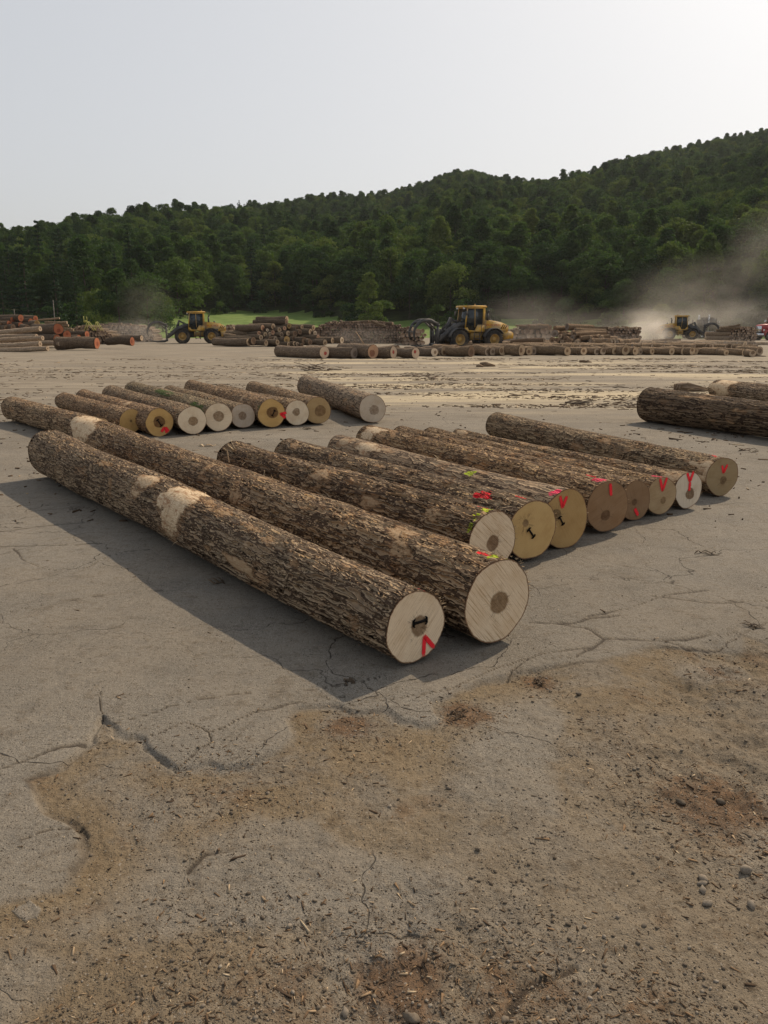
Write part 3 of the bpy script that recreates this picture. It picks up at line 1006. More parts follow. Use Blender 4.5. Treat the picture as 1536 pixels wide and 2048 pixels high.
def near_log(seed, near, far, label, cell=.008, sap=WHITE, heart=(.40, .27, .15), hpx=None, hr=.25, streak=.5, tone=(1, 1, 1), bscale=1.0, depth=.018,
             bare=(), paint=(), strokes=(), plate=None, fibres=(), rough=.075, flakes=None):
    P1, r1 = rest(*near)
    P0, r0 = rest(*far)
    ax = P1 - P0
    L = np.linalg.norm(ax)
    X = ax / L
    Y = np.cross([0, 0, 1], X)
    Y /= np.linalg.norm(Y)
    Z = np.cross(X, Y)
    R = np.stack([X, Y, Z], 1)
    O = (P0 + P1) / 2
    root = bpy.data.objects.new('log', None)
    COL.objects.link(root)
    root.empty_display_size = .1
    mw = np.eye(4)
    mw[:3, :3], mw[:3, 3] = R, O
    root.matrix_world = Matrix(mw.tolist())
    tag(root, label, 'log')
    nx = int(L / cell) + 1
    nt = int(2 * PI * max(r0, r1) / cell)
    th = np.linspace(0, 2 * PI, nt, endpoint=False)
    s = np.linspace(0, 1, nx)
    S, T = np.meshgrid(s, th, indexing='ij')

    def radius(S, T):
        x = S * L
        q = np.stack([x * .55 + seed * 9.1, np.cos(T) * .8, np.sin(T) * .8], -1)
        q2 = np.stack([x * 2.2 + seed * 5.1, np.cos(T) * 1.5, np.sin(T) * 1.5], -1)
        rr = (r0 + (r1 - r0) * S) - depth * .55
        q3 = np.stack([np.cos(T) * 1.0 + seed * 3.7, np.sin(T) * 1.0, S * .6], -1)
        return rr * (1 + (fbm(q3, 2, seed + 70) - .5) * .17 + (fbm(q, 2, seed) - .5) * rough * 2.2 + (fbm(q2, 3, seed + 5) - .5) * rough * 1.2)

    def centre(S):
        x = S * L
        env = np.sin(PI * np.clip(S, 0, 1))
        return (vnoise(np.stack([x * .35 + seed, x * 0, x * 0], -1), seed) - .5) * .10 * env, (vnoise(np.stack([x * .35 + seed, x * 0 + 5, x * 0], -1), seed) - .5) * .03 * env

    rr = radius(S, T)
    cy, cz = centre(S)
    V = np.stack([S * L - L / 2, cy + rr * np.cos(T), cz + rr * np.sin(T)], -1)
    bare_a = np.zeros((nx, nt))
    col = np.zeros((nx, nt, 4))
    Wd = V @ R.T + O
    U, Vp, _ = proj(Wd)
    nrm = np.stack([np.zeros_like(T), np.cos(T), np.sin(T)], -1) @ R.T
    facing = ((Wd - np.array([0, 0, H])) * nrm).sum(-1) < 0

    def pick(u, v):
        k = np.where(facing, (U - u) ** 2 + (Vp - v) ** 2, 1e12).argmin()
        return S.flat[k], T.flat[k]

    def field(u, v, la, lc):
        s0, t0 = pick(u, v)
        dt = (T - t0 + PI) % (2 * PI) - PI
        q = np.stack([(S - s0) * L / la * .8, dt * rr / lc * 1.5, np.zeros_like(T)], -1)
        near_ = (np.abs(q[..., 0]) < 4) & (np.abs(q[..., 1]) < 6)
        w = np.zeros_like(T)
        w[near_] = fbm(q[near_] + u, 4, int(u) % 97) - .5
        return np.sqrt(((S - s0) * L / la) ** 2 + (dt * rr / lc) ** 2) + w * 2.6, s0, t0

    fresh = np.zeros((nx, nt))
    for u, v, la, lc in bare:
        f, _, _ = field(u, v, la, lc)
        k = 1 - sstep(.45, 1.7, f)
        fr_ = min(1, la * lc * 40)
        bare_a = np.maximum(bare_a, k * (.40 + .60 * min(1, fr_ * 1.6)))
        fresh = np.maximum(fresh, k * min(1, la * lc * 40))
    # little random scuffs
    q = np.stack([S * L * 2.4 + seed * 3, np.cos(T) * rr * 8, np.sin(T) * rr * 8], -1)
    bare_a = np.maximum(bare_a, .5 * sstep(.70, .80, fbm(q, 3, seed + 31)))
    for u, v, la, lc, c, a in paint:
        f, _, _ = field(u, v, la, lc)
        k = a * (1 - sstep(.5, 1.4, f))
        m = k > col[..., 3]
        col[..., :3] = np.where(m[..., None], c, col[..., :3])
        col[..., 3] = np.maximum(col[..., 3], k)
    rows = [V]
    dsp = [np.ones((nx, nt))]
    dsp[0][0] = dsp[0][-1] = .75
    verts = V.reshape(-1, 3)
    # sawn rims close the bark tube at both ends
    rims = []
    for k, (sx, sgn) in enumerate(((1.0, 1), (0.0, -1))):
        c0, c1 = centre(np.array([sx]))
        Rr = radius(np.full(nt, sx), th)
        for q in (.985, .80):
            rims.append(np.stack([np.full(nt, sx * L - L / 2 - sgn * (1 - q) * .01), c0[0] + Rr * q * np.cos(th), c1[0] + Rr * q * np.sin(th)], -1))
    verts = np.r_[verts, np.concatenate(rims)]
    fc = [grid_faces(nx, nt, True)[:, ::-1]]
    base = nx * nt
    j = np.arange(nt)
    j2 = (j + 1) % nt

    def strip(a, b, flip):
        q = np.stack([a + j, a + j2, b + j2, b + j], -1)
        return q[:, ::-1] if flip else q
    fc += [strip((nx - 1) * nt, base, True), strip(base, base + nt, True), strip(0, base + 2 * nt, False), strip(base + 2 * nt, base + 3 * nt, False)]
    z4 = np.zeros(4 * nt)
    me = mesh_np('bark', verts, fc, [M['bark']], True, {
        'bare': ('FLOAT', np.r_[bare_a.ravel(), z4]), 'fresh': ('FLOAT', np.r_[fresh.ravel(), z4]), 'dsp': ('FLOAT', np.r_[dsp[0].ravel(), z4]), 'paint': ('FLOAT_COLOR', np.r_[col.reshape(-1, 4), np.zeros((4 * nt, 4))])})
    link('bark', me, root, tone=tone, bark_scale=bscale, seed=float(seed), bark_depth=depth)
    # sawn faces
    to_face = lambda u, v: face_uv(u, v)
    c0, c1 = centre(np.array([1.0]))

    def face_uv(u, v):
        d = ray(u, v)
        t = ((P1 - np.array([0, 0, H])) @ X) / (d @ X)
        p = (np.array([0, 0, H]) + d * t - O) @ R
        return p[1] - c0[0], p[2] - c1[0]
    for k, sx in enumerate((1.0, 0.0)):
        nr, na = 12, 120
        t2 = np.linspace(0, 2 * PI, na, endpoint=False)
        Rr = radius(np.full(na, sx), t2) * 1.003
        fr = np.linspace(0.001, 1, nr)
        q = np.stack([np.zeros((nr, na)), fr[:, None] * Rr * np.cos(t2), fr[:, None] * Rr * np.sin(t2)], -1)
        e0, e1 = centre(np.array([sx]))
        uvn = (q[..., 1:] / (r1 if k == 0 else r0)).reshape(-1, 2)
        q[..., 0] += (fbm(np.c_[uvn * 2, np.zeros(len(uvn))], 2, seed + k).reshape(nr, na) - .5) * .006
        fcs = grid_faces(nr, na, True)
        if k:
            fcs = fcs[:, ::-1]
        me = mesh_np('cut_face', q.reshape(-1, 3), fcs, [M['cut']], True, {'rim': ('FLOAT', np.repeat(fr, na))}, uv=uvn)
        hc = (0.0, 0.0, 0.0)
        if hpx and k == 0:
            a, b = face_uv(*hpx)
            hc = (a / r1, b / r1, 0.0)
        o = link('cut_face', me, root, sap=sap, heart=heart, heart_radius=hr, heart_centre=hc, streak=streak, seed=float(seed + k))
        o.location = ((1 if k == 0 else -1) * (L / 2 + .004), e0[0], e1[0])
    # sprayed strokes on the sawn end
    for pts, wpx in strokes:
        a = [np.array(face_uv(*p)) for p in pts]
        w = wpx / F * np.linalg.norm(P1 - [0, 0, H]) * .66
        vs, fs, ed = [], [], []
        for p, q in zip(a[:-1], a[1:]):
            n = 14
            d = (q - p) / np.linalg.norm(q - p)
            nn = np.array([-d[1], d[0]])
            for i in range(n + 1):
                c = p + (q - p) * (i / n)
                for e in (-1, -.5, 0, .5, 1):
                    vs.append((0, *(c + nn * w * e)))
                    end = min(i, n - i) / 2.0
                    ed.append(min(1.0, (1 - abs(e)) * 1.9) * min(1, .45 + end * .4))
            b = len(vs) - (n + 1) * 5
            fs += [(b + i * 5 + j, b + i * 5 + j + 1, b + i * 5 + j + 6, b + i * 5 + j + 5) for i in range(n) for j in range(4)]
            for i in range(len(vs) - (n + 1) * 5, len(vs)):
                vs[i] = (len(fs) * 4e-6, vs[i][1], vs[i][2])
        o = link('paint_mark', mesh_np('paint_mark', np.array(vs), np.array(fs), [M['spray']], False, {'edge': ('FLOAT', np.array(ed))}), root)
        o.location = (L / 2 + .0085, c0[0], c1[0])
    if plate:
        (ua, va), (ub, vb) = plate
        p, q = np.array(face_uv(ua, va)), np.array(face_uv(ub, vb))
        d = q - p
        ln = np.linalg.norm(d)
        d /= ln
        nn = np.array([-d[1], d[0]])
        b = MB()
        w, sf = ln * .13, ln * .30

        def quad(c0_, c1_, h0, h1):
            o2 = [c0_ - nn * h0, c0_ + nn * h0, c1_ + nn * h1, c1_ - nn * h1]
            v = [(0, *x) for x in o2] + [(.006, *x) for x in o2]
            b.add(v, [(3, 2, 1, 0), (4, 5, 6, 7), (0, 1, 5, 4), (1, 2, 6, 5), (2, 3, 7, 6), (3, 0, 4, 7)])
        quad(p + d * ln * .1, q - d * ln * .1, w * .5, w * .5)
        for c, sg in ((p, 1), (q, -1)):
            for side in (1, -1):
                # serif ends curl inwards
                quad(c - nn * side * 0 + d * sg * 0, c + d * sg * ln * .11, sf * .5, sf * .5)
                e = c + nn * side * sf * .78
                o2 = [c + nn * side * sf * .48, c + nn * side * sf * .48 + d * sg * ln * .11, e + d * sg * ln * .17, e + d * sg * ln * .08]
                v = [(0, *x) for x in o2] + [(.0055 + .0002 * side, *x) for x in o2]
                b.add(v, [(3, 2, 1, 0), (4, 5, 6, 7), (0, 1, 5, 4), (1, 2, 6, 5), (2, 3, 7, 6), (3, 0, 4, 7)])
        o = b.build('end_plate', M['iron'], root)
        o.location = (L / 2 + .0085, c0[0], c1[0])
    # torn fibres
    items = []
    rng = np.random.default_rng(seed + 400)
    for u, v, n, ln, spread in fibres:
        s0, t0 = pick(u, v)
        for _ in range(n):
            s1 = np.clip(s0 + rng.normal(0, spread) / L, .0, 1)
            t1 = t0 + rng.normal(0, spread) / r1
            r_ = float(radius(np.array(s1), np.array(t1)))
            a0, a1 = centre(np.array([s1]))
            p = (s1 * L - L / 2, a0[0] + r_ * math.cos(t1), a1[0] + r_ * math.sin(t1))
            d = (rng.normal(0, 1.0), math.cos(t1) * rng.uniform(.1, .7), math.sin(t1) * rng.uniform(.1, .7))
            items.append((p, d, ln * rng.uniform(.4, 1.2), ln * rng.uniform(.06, .16)))
    # a ragged rim of fibres round the near face
    for _ in range(int(36 if cell < .007 else 14)):
        t1 = rng.uniform(-.3, 1.9)
        r_ = float(radius(np.array(1.0), np.array(t1))) + depth * .6
        items.append(((L / 2 - .01, c0[0] + r_ * math.cos(t1), c1[0] + r_ * math.sin(t1)), (rng.uniform(.2, 1), math.cos(t1) * rng.uniform(.3, 1), math.sin(t1) * rng.uniform(.3, 1)), rng.uniform(.008, .026), .004))
    if items:
        sliver_part(root, items, 'torn_fibre', M['splinter'], seed)
    if flakes:
        its = []
        for u, v, n, spread in flakes:
            s0, t0 = pick(u, v)
            for _ in range(n):
                s1, t1 = s0 + rng.normal(0, spread) / L, t0 + rng.normal(0, spread * .5) / r1
                r_ = float(radius(np.array(s1), np.array(t1))) + depth * .75
                a0, a1 = centre(np.array([s1]))
                its.append(((s1 * L - L / 2, a0[0] + r_ * math.cos(t1), a1[0] + r_ * math.sin(t1)), (rng.normal(0, 1), -math.sin(t1) * rng.normal(0, 1), math.cos(t1) * rng.normal(0, 1)), rng.uniform(.006, .016), rng.uniform(.002, .006)))
        sliver_part(root, its, 'wood_flake', M['splinter'], seed + 9)
    return root


near_log(1, (831, 1256, 81), (103, 905, 47), 'long front log with black end plate, red paint mark and big torn tan patch', .0062, CREAM, (.37, .265, .165), (838, 1252), .27, .55, (1, .97, .93), 1.0, .021,
         bare=[(345, 1008, .20, .23), (362, 990, .17, .12), (285, 962, .13, .09), (218, 978, .04, .10), (205, 925, .13, .035), (480, 1135, .17, .05), (590, 1125, .05, .035), (703, 1252, .035, .06), (497, 1052, .10, .03), (530, 1078, .07, .035), (440, 1020, .10, .05)],
         paint=[(852, 1170, .03, .02, RED, 1)], strokes=[([(847, 1270), (845, 1312)], 10), ([(846, 1270), (867, 1295)], 10)], plate=((823, 1247), (852, 1238)),
         fibres=[(345, 1060, 26, .05, .05), (400, 985, 14, .04, .06), (290, 960, 12, .04, .05), (500, 1050, 12, .03, .07)], flakes=[(600, 1105, 30, .16), (700, 1160, 40, .16), (760, 1200, 24, .10), (640, 1200, 20, .3)])
near_log(2, (996, 1204, 90), (172, 866, 39), 'long log beside the front log, unmarked pale end with brown heart', .0062, CREAM, (.36, .25, .145), (996, 1206), .26, .75, (1.06, .98, .88), .9, .021,
         bare=[(185, 838, .42, .26), (470, 982, .09, .07), (408, 940, .03, .12), (803, 1064, .13, .05), (795, 1092, .09, .06), (520, 955, .09, .04), (350, 882, .07, .02), (360, 915, .05, .04), (630, 985, .08, .02)],
         paint=[(966, 1104, .05, .03, RED, .9), (988, 1112, .02, .05, LIME, .9), (1040, 1128, .015, .05, LIME, .8)],
         fibres=[(200, 840, 22, .06, .12), (470, 975, 24, .05, .06), (520, 955, 14, .05, .05), (800, 1062, 10, .03, .05)], rough=.09)
near_log(3, (196, 862, 28), (26, 817, 25), 'log lying behind the far end of the long front logs', .011, TAN, tone=(1.15, 1.08, .98), bscale=.9, bare=[(50, 800, .1, .05)])
near_log(4, (262, 842, 25), (128, 802, 18), 'log with a half hidden golden end beside the long front logs', .012, GOLD, (.30, .19, .08), None, .1, .3, (1.1, 1, .9))
near_log(5, (319, 844, 28.5), (170, 796, 19), 'golden ended log with black end plate and red cross on its lower rim', .012, GOLD, (.24, .135, .055), (318, 843), .42, .2, (1.15, 1.03, .92),
         bare=[(255, 806, .15, .06)], strokes=[([(322, 864), (330, 854), (337, 863)], 6), ([(330, 854), (333, 866)], 5)], plate=((314, 839), (323, 852)))
near_log(6, (384, 841, 29), (224, 788, 19), 'pale ended log with brown heart next to the golden one marked red', .012, WHITE, (.42, .30, .18), (386, 842), .33, .3, (.98, .95, .90))
near_log(7, (437, 834, 30), (268, 783, 20), 'mossy barked log with white end and small round heart', .012, WHITE, (.42, .31, .20), (437, 833), .36, .3, (.92, .95, .88),
         paint=[(395, 815, .35, .13, MOSS, .75), (330, 785, .5, .08, MOSS, .6)])
near_log(8, (486, 832, 26), (342, 788, 18), 'log with a small greyish end and ringed heart between the white and golden ends', .012, (.55, .46, .36), (.36, .27, .19), (485, 832), .32, .3, (1, .97, .9))
near_log(9, (543, 827, 29.5), (384, 778, 18), 'golden ended log with black end plate and red arrow at its side', .012, GOLD, (.25, .14, .055), (545, 825), .40, .2, (1.12, 1.02, .92),
         bare=[(485, 795, .10, .08)], paint=[(515, 820, .08, .12, MOSS, .6)], strokes=[([(559, 829), (573, 825)], 6), ([(562, 828), (571, 836)], 6)], plate=((549.5, 820), (544, 832)))
near_log(10, (594, 826, 26), (442, 784, 17), 'white ended log squeezed between the two golden ends with plates', .012, WHITE, (.42, .31, .20), (592, 824), .30, .3, (1.05, 1, .92))
near_log(11, (636, 822, 27.5), (508, 778, 17), 'golden ended log with small black end plate, last of its row', .012, (.46, .315, .15), (.30, .19, .09), (640, 822), .42, .2, (1.05, .98, .88))
near_log(12, (745, 818, 28.5), (614, 772, 21), 'grey barked log set apart, white end with one crack to its heart', .012, (.60, .50, .38), (.42, .33, .24), (748, 820), .34, .25, (.80, .78, .76), .7, .007,
         bare=[(690, 800, .1, .04)], strokes=[])
near_log(13, (985, 1082, 66), (470, 920, 42), 'deeply furrowed log with streaky pale end and lime paint on its rim', .0078, CREAM, (.33, .22, .13), (985, 1086), .25, 1.0, (.95, .88, .80), .75, .028,
         bare=[(640, 948, .12, .06), (735, 1003, .12, .05), (865, 1022, .12, .05), (560, 930, .05, .03), (545, 905, .06, .03)],
         paint=[(966, 1013, .045, .035, RED, 1), (958, 1026, .03, .04, LIME, .8), (938, 1052, .02, .05, LIME, .65), (975, 1018, .03, .05, LIME, .9)], fibres=[(462, 900, 4, .14, .03), (520, 905, 12, .05, .1), (865, 1015, 10, .04, .06)], rough=.09)
near_log(14, (1064, 1059, 67), (578, 912, 36), 'log with smooth ochre end and black end plate, no red on its face', .0085, (.58, .39, .165), (.33, .22, .11), (1050, 1045), .10, .15, (.92, .88, .82), .85, .022,
         bare=[(760, 930, .1, .03), (590, 890, .08, .06)], paint=[(962, 990, .10, .030, RED, 1), (975, 985, .05, .03, RED, 1), (1042, 993, .05, .02, RED, .8)], plate=((1055, 1057), (1066, 1074)))
near_log(15, (1130, 1039, 59), (682, 898, 29), 'smooth grey barked log with ochre end, black end plate and red V mark', .009, (.46, .295, .12), (.24, .16, .075), (1112, 1030), .20, .2, (.98, .93, .88), .8, .008,
         bare=[(735, 893, .25, .07), (770, 900, .12, .05), (690, 882, .12, .08)], paint=[(1113, 982, .05, .04, PINK, 1), (940, 944, .05, .04, LIME, 1)],
         strokes=[([(1119, 991), (1124, 1017)], 7), ([(1133, 991), (1124, 1014)], 7)], plate=((1117.5, 1033), (1125, 1049)), fibres=[(870, 918, 5, .10, .04)])
near_log(16, (1215, 1014, 55), (738, 877, 29), 'log with dark brown end and a single red stroke at its top', .009, BROWN, (.19, .11, .055), (1210, 1030), .20, .5, (1.1, .98, .82), .85, .020,
         bare=[(742, 862, .22, .12)], paint=[(1204, 958, .05, .05, PINK, 1), (1184, 948, .06, .03, RED, .8)], strokes=[([(1219.5, 966), (1221, 992)], 7)])
near_log(17, (1270, 1002, 42), (802, 874, 24), 'log with the smallest dark brown end, red smear low on it', .0095, (.28, .175, .095), (.18, .105, .055), (1268, 1005), .18, .4, (1, .9, .78), .9, .018,
         strokes=[([(1268, 1016), (1275, 1031)], 7)])
near_log(18, (1322, 992, 42), (862, 876, 24), 'log with tan end, red V mark, between brown and white ends', .0095, (.43, .31, .175), (.33, .225, .12), (1326, 1000), .15, .5, (1.08, .98, .84), .85, .019,
         bare=[(1135, 918, .07, .04)], paint=[(1317, 950, .05, .035, PINK, 1)], strokes=[([(1319, 956), (1324, 983)], 6), ([(1333, 954), (1324, 981)], 6)])
near_log(19, (1376, 980, 39), (917, 876, 20), 'log with bright white end, dark heart and red Y mark', .0095, (.70, .60, .46), (.30, .21, .13), (1379, 988), .30, .4, (.98, .92, .84), 1.0, .019,
         bare=[(925, 864, .10, .10), (1050, 886, .10, .05), (1088, 893, .08, .04), (980, 870, .05, .03), (1350, 952, .18, .05)], strokes=[([(1373, 945), (1379, 964)], 6), ([(1386, 942), (1379, 963), (1377, 982)], 6)])
near_log(20, (1444, 953, 41), (994, 850, 26), 'endmost log of the marked row, olive brown end, swollen far end, red V mark', .0095, (.34, .25, .135), (.24, .165, .085), (1446, 960), .2, .3, (.98, .94, .86), .95, .016,
         bare=[(1210, 881, .09, .05), (1150, 893, .12, .04), (1408, 945, .16, .10), (1298, 893, .05, .04)], paint=[(1428, 911, .04, .03, RED, .9)],
         strokes=[([(1443, 930), (1446, 947)], 5), ([(1454, 928), (1446, 946)], 5)], fibres=[(1125, 854, 4, .09, .02), (1300, 892, 6, .10, .02)], rough=.09)
near_log(21, (1722, 866, 39), (1300, 809, 34), 'thick dark log with knobbly end lying alone across the yard', .011, TAN, tone=(.55, .51, .48), bscale=.6, depth=.020, bare=[(1400, 795, .3, .02), (1460, 845, .06, .05), (1420, 785, .1, .03)], rough=.10)
near_log(22, (1760, 815, 28), (1434, 778, 20), 'log with torn reddish end lying behind the thick dark log', .012, TAN, tone=(.90, .88, .86), bscale=.8, bare=[(1440, 772, .4, .25), (1510, 765, .1, .03)], rough=.09)
# ------------------------------------------------------------------ logs farther off: rows and piles
def log_variant(seed):
    nx, nt = 22, 22
    s, t = np.linspace(-12, 0, nx), np.linspace(0, 2 * PI, nt, endpoint=False)
    S, T = np.meshgrid(s, t, indexing='ij')
    q = np.stack([S * .22 + seed * 7, np.cos(T) * .9, np.sin(T) * .9], -1)
    q2 = np.stack([S * .8 + seed * 3, np.cos(T) * 1.6, np.sin(T) * 1.6], -1)
    r = 1 + (fbm(q, 2, seed) - .5) * .22 + (fbm(q2, 3, seed + 9) - .5) * .16 + .012 * (-S) * ((seed % 3) - 1)
    by = (vnoise(np.stack([S * .18 + seed, S * 0, S * 0], -1), seed) - .5) * .9 * np.sin(-S / 12 * PI)
    V = np.stack([S, by + r * np.cos(T), r * np.sin(T)], -1).reshape(-1, 3)
    V = np.r_[V, [[-12, 0, 0], [0, 0, 0]]]
    j = np.arange(nt)
    j2 = (j + 1) % nt
    n = nx * nt
    tri = np.r_[np.stack([np.full(nt, n), j2, j], -1), np.stack([np.full(nt, n + 1), (nx - 1) * nt + j, (nx - 1) * nt + j2], -1)]
    body = mesh_np('log', V, [grid_faces(nx, nt, True)[:, ::-1], tri], [M['bark_far']], True)
    fr = np.linspace(.001, .95, 7)
    faces = []
    for k, row in enumerate((nx - 1, 0)):
        Q = np.stack([np.zeros((7, nt)), fr[:, None] * (by[row] + r[row] * np.cos(t)), fr[:, None] * r[row] * np.sin(t)], -1).reshape(-1, 3)
        fcs = grid_faces(7, nt, True)
        faces.append(mesh_np('cut_face', Q, fcs if k == 0 else fcs[:, ::-1], [M['cut']], True, {'rim': ('FLOAT', np.repeat(fr * 1.02, nt))}, uv=Q[:, 1:].copy()))
    return body, faces


VARIANTS = [log_variant(k) for k in range(9)]
FARLOGS = []
TINTS = {'pale': ((.66, .53, .38), (.36, .26, .17)), 'tan': ((.56, .41, .26), (.30, .19, .11)), 'pinkish': ((.52, .32, .20), (.33, .16, .10)), 'red': ((.42, .145, .068), (.34, .095, .045)),
         'brown': ((.24, .155, .095), (.17, .105, .065)), 'dusty': ((.46, .35, .245), (.24, .17, .115)), 'ochre': ((.44, .29, .12), (.25, .15, .06)), 'painted': ((.60, .46, .33), (.50, .10, .085)), 'grey': ((.26, .21, .17), (.18, .14, .11))}
frng = random.Random(5)


def far_log(zone, cx, cy, rpx, phi, length, tint, depth=None, tone=None, tilt=0.0, extra='', group=None, nofar=False):
    """a log by its visible sawn end: phi turns the end from facing the camera (0) to the right (90)"""
    if depth is None:
        c, r = rest(cx, cy, rpx)
    else:
        d = ray(cx, cy)
        t = depth / d[1]
        c, r = np.array([0, 0, H]) + d * t, rpx / F * t
    a = math.radians(phi)
    base = math.atan2(c[0], c[1])
    a2 = a - base                                   # measured from the sight line
    X = Vector((math.sin(a2) * math.cos(tilt), -math.cos(a2) * math.cos(tilt), math.sin(tilt)))
    Z = Vector((0, 0, 1))
    Y = Z.cross(X).normalized()
    Z = X.cross(Y)
    body, faces = VARIANTS[frng.randrange(len(VARIANTS))]
    o = link('log', body)
    roll = Matrix.Rotation(frng.uniform(0, 6.28), 4, 'X') if depth is None or True else Matrix()
    Mx = Matrix.Identity(4)
    for i in range(3):
        Mx[i][0], Mx[i][1], Mx[i][2], Mx[i][3] = X[i], Y[i], Z[i], c[i]
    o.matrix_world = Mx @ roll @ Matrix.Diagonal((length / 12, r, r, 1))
    sap, heart = TINTS[tint]
    k = frng.uniform(.82, 1.15)
    tn = tone or (1, 1, 1)
    m = frng.uniform(.75, 1.25)
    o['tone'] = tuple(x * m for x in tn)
    for i, f in enumerate(faces):
        if i and nofar:
            continue
        q = link('cut_face', f, o)
        q['sap'], q['heart'] = tuple(x * k for x in sap), tuple(x * k for x in heart)
        q['heart_radius'] = frng.uniform(.3, .6) if tint != 'painted' else .32
        q['heart_centre'] = (frng.uniform(-.25, .25), frng.uniform(-.25, .25), 0.0)
        q['streak'], q['seed'] = .3, frng.uniform(0, 50)
        q.location = (.004 * 12 if i == 0 else -12 - .05, 0, 0)
    o['category'] = 'log'
    FARLOGS.append((o, zone, cx, cy, tint, extra))
    return o


def body_log(zone, x0, y0, x1, y1, rpx, d0, d1=None, tint='grey', tone=None, extra=''):
    """a log seen side-on, by its two ends (right end first visible)"""
    d1 = d1 or d0
    a, b = at_y(x0, y0, d0), at_y(x1, y1, d1)
    r = rpx / F * (d0 + d1) / 2
    v = b - a
    L = np.linalg.norm(v)
    X = Vector(v / L)
    Y = Vector((0, 0, 1)).cross(X).normalized()
    Z = X.cross(Y)
    body, faces = VARIANTS[frng.randrange(len(VARIANTS))]
    o = link('log', body)
    Mx = Matrix.Identity(4)
    for i in range(3):
        Mx[i][0], Mx[i][1], Mx[i][2], Mx[i][3] = X[i], Y[i], Z[i], b[i]
    o.matrix_world = Mx @ Matrix.Rotation(frng.uniform(0, 6.28), 4, 'X') @ Matrix.Diagonal((L / 12, r, r, 1))
    m = frng.uniform(.85, 1.2)
    o['tone'] = tuple(x * m for x in (tone or (1, 1, 1)))
    sap, heart = TINTS[tint]
    for i, f in enumerate(faces):
        q = link('cut_face', f, o)
        q['sap'], q['heart'], q['heart_radius'], q['heart_centre'], q['streak'], q['seed'] = sap, heart, .4, (0., 0., 0.), .3, frng.uniform(0, 50)
        q.location = (.05 if i == 0 else -12.05, 0, 0)
    o['category'] = 'log'
    FARLOGS.append((o, zone, (x0 + x1) / 2, (y0 + y1) / 2, tint, extra))
    return o


# the long row at the back of the open yard
ROW = [(648.5, 705, 12, 42, 7.0, 'painted'), (708, 705.5, 11.5, 55, 5.5, 'grey'), (733, 706, 10.5, 38, 4, 'painted'), (746, 703, 14, 45, 4.5, 'pinkish'), (787, 704.5, 12, 60, 3.8, 'painted'),
       (794.6, 701.7, 10.5, 60, 5, 'brown'), (831, 706, 10.5, 45, 3.6, 'painted'), (853, 703, 7.5, 40, 3.5, 'pinkish'), (868.8, 704.5, 8.5, 35, 3.2, 'pale'), (882, 704.5, 7, 35, 3.2, 'tan'), (889, 702.6, 9, 40, 3.5, 'tan'),
       (915, 701, 11, 55, 3.0, 'brown'), (943, 702.5, 11, 60, 2.6, 'brown'), (975.5, 702.5, 9, 58, 2.6, 'dusty'), (986, 703, 8.5, 45, 2.5, 'dusty'), (1005, 701.5, 10, 52, 3, 'tan'), (1043.4, 700.5, 11.5, 62, 3.4, 'tan'),
       (1058.6, 702.6, 8, 42, 3, 'tan'), (1067.5, 702, 8, 45, 3, 'dusty'), (1109, 701, 9.5, 58, 3.2, 'dusty'), (1134.7, 702, 9.5, 50, 3, 'tan'), (1157, 703.2, 7, 48, 2.6, 'dusty'), (1167.5, 702.6, 8, 42, 2.6, 'tan'),
       (1193.3, 702.6, 7.5, 46, 3, 'dusty'), (1200.3, 702.8, 7, 46, 3, 'tan'), (1206, 702.6, 7.5, 46, 3, 'dusty'), (1229, 702, 8, 52, 3, 'tan'), (1237.5, 702.6, 7, 46, 3, 'dusty'), (1251.5, 700.5, 10, 42, 3, 'tan'),
       (1271, 702, 8.5, 50, 3, 'tan'), (1280.5, 702.6, 7, 50, 3, 'dusty'), (1304, 702.6, 7.2, 55, 3.2, 'tan'), (1332, 702.6, 7, 50, 3.4, 'dusty'), (1343.7, 702.6, 7.5, 48, 3, 'tan'), (1367, 702, 8, 52, 3.2, 'tan'),
       (1384.4, 702.4, 8, 52, 3, 'tan'), (1391.4, 702.6, 7, 46, 3, 'tan'), (1435, 703, 7.2, 66, 5.4, 'dusty'), (1445.3, 704, 6.5, 40, 3, 'pale'), (1452.5, 705, 6, 40, 3, 'tan'), (1486.6, 704.5, 6.8, 72, 4.2, 'tan'),
       (1505.5, 707, 7, 20, 1.6, 'dusty'), (1519, 702, 8.5, 45, 3.2, 'dusty')]
for cx, cy, r, ph, L, ti in ROW:
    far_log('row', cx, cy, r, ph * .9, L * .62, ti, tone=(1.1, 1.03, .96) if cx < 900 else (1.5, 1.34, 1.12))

# second ranks behind the row, in front of the far loader
for k in range(50):
    x = 1022 + (k % 25) * 20.3 + frng.uniform(-6, 6)
    back = k // 25
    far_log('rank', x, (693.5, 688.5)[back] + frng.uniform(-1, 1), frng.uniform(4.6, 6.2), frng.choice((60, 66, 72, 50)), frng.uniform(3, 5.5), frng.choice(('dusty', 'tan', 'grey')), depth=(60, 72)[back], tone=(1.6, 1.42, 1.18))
for x0, y0, x1, y1, r in ((1305, 683, 1360, 682, 4.5), (1400, 685, 1470, 686, 4.5), (1475, 690, 1545, 690, 5), (1440, 694, 1540, 696, 4.5), (1405, 688, 1450, 690, 4)):
    body_log('rank', x0, y0, x1, y1, r, 76, None, 'dusty', (1.25, 1.12, .95))

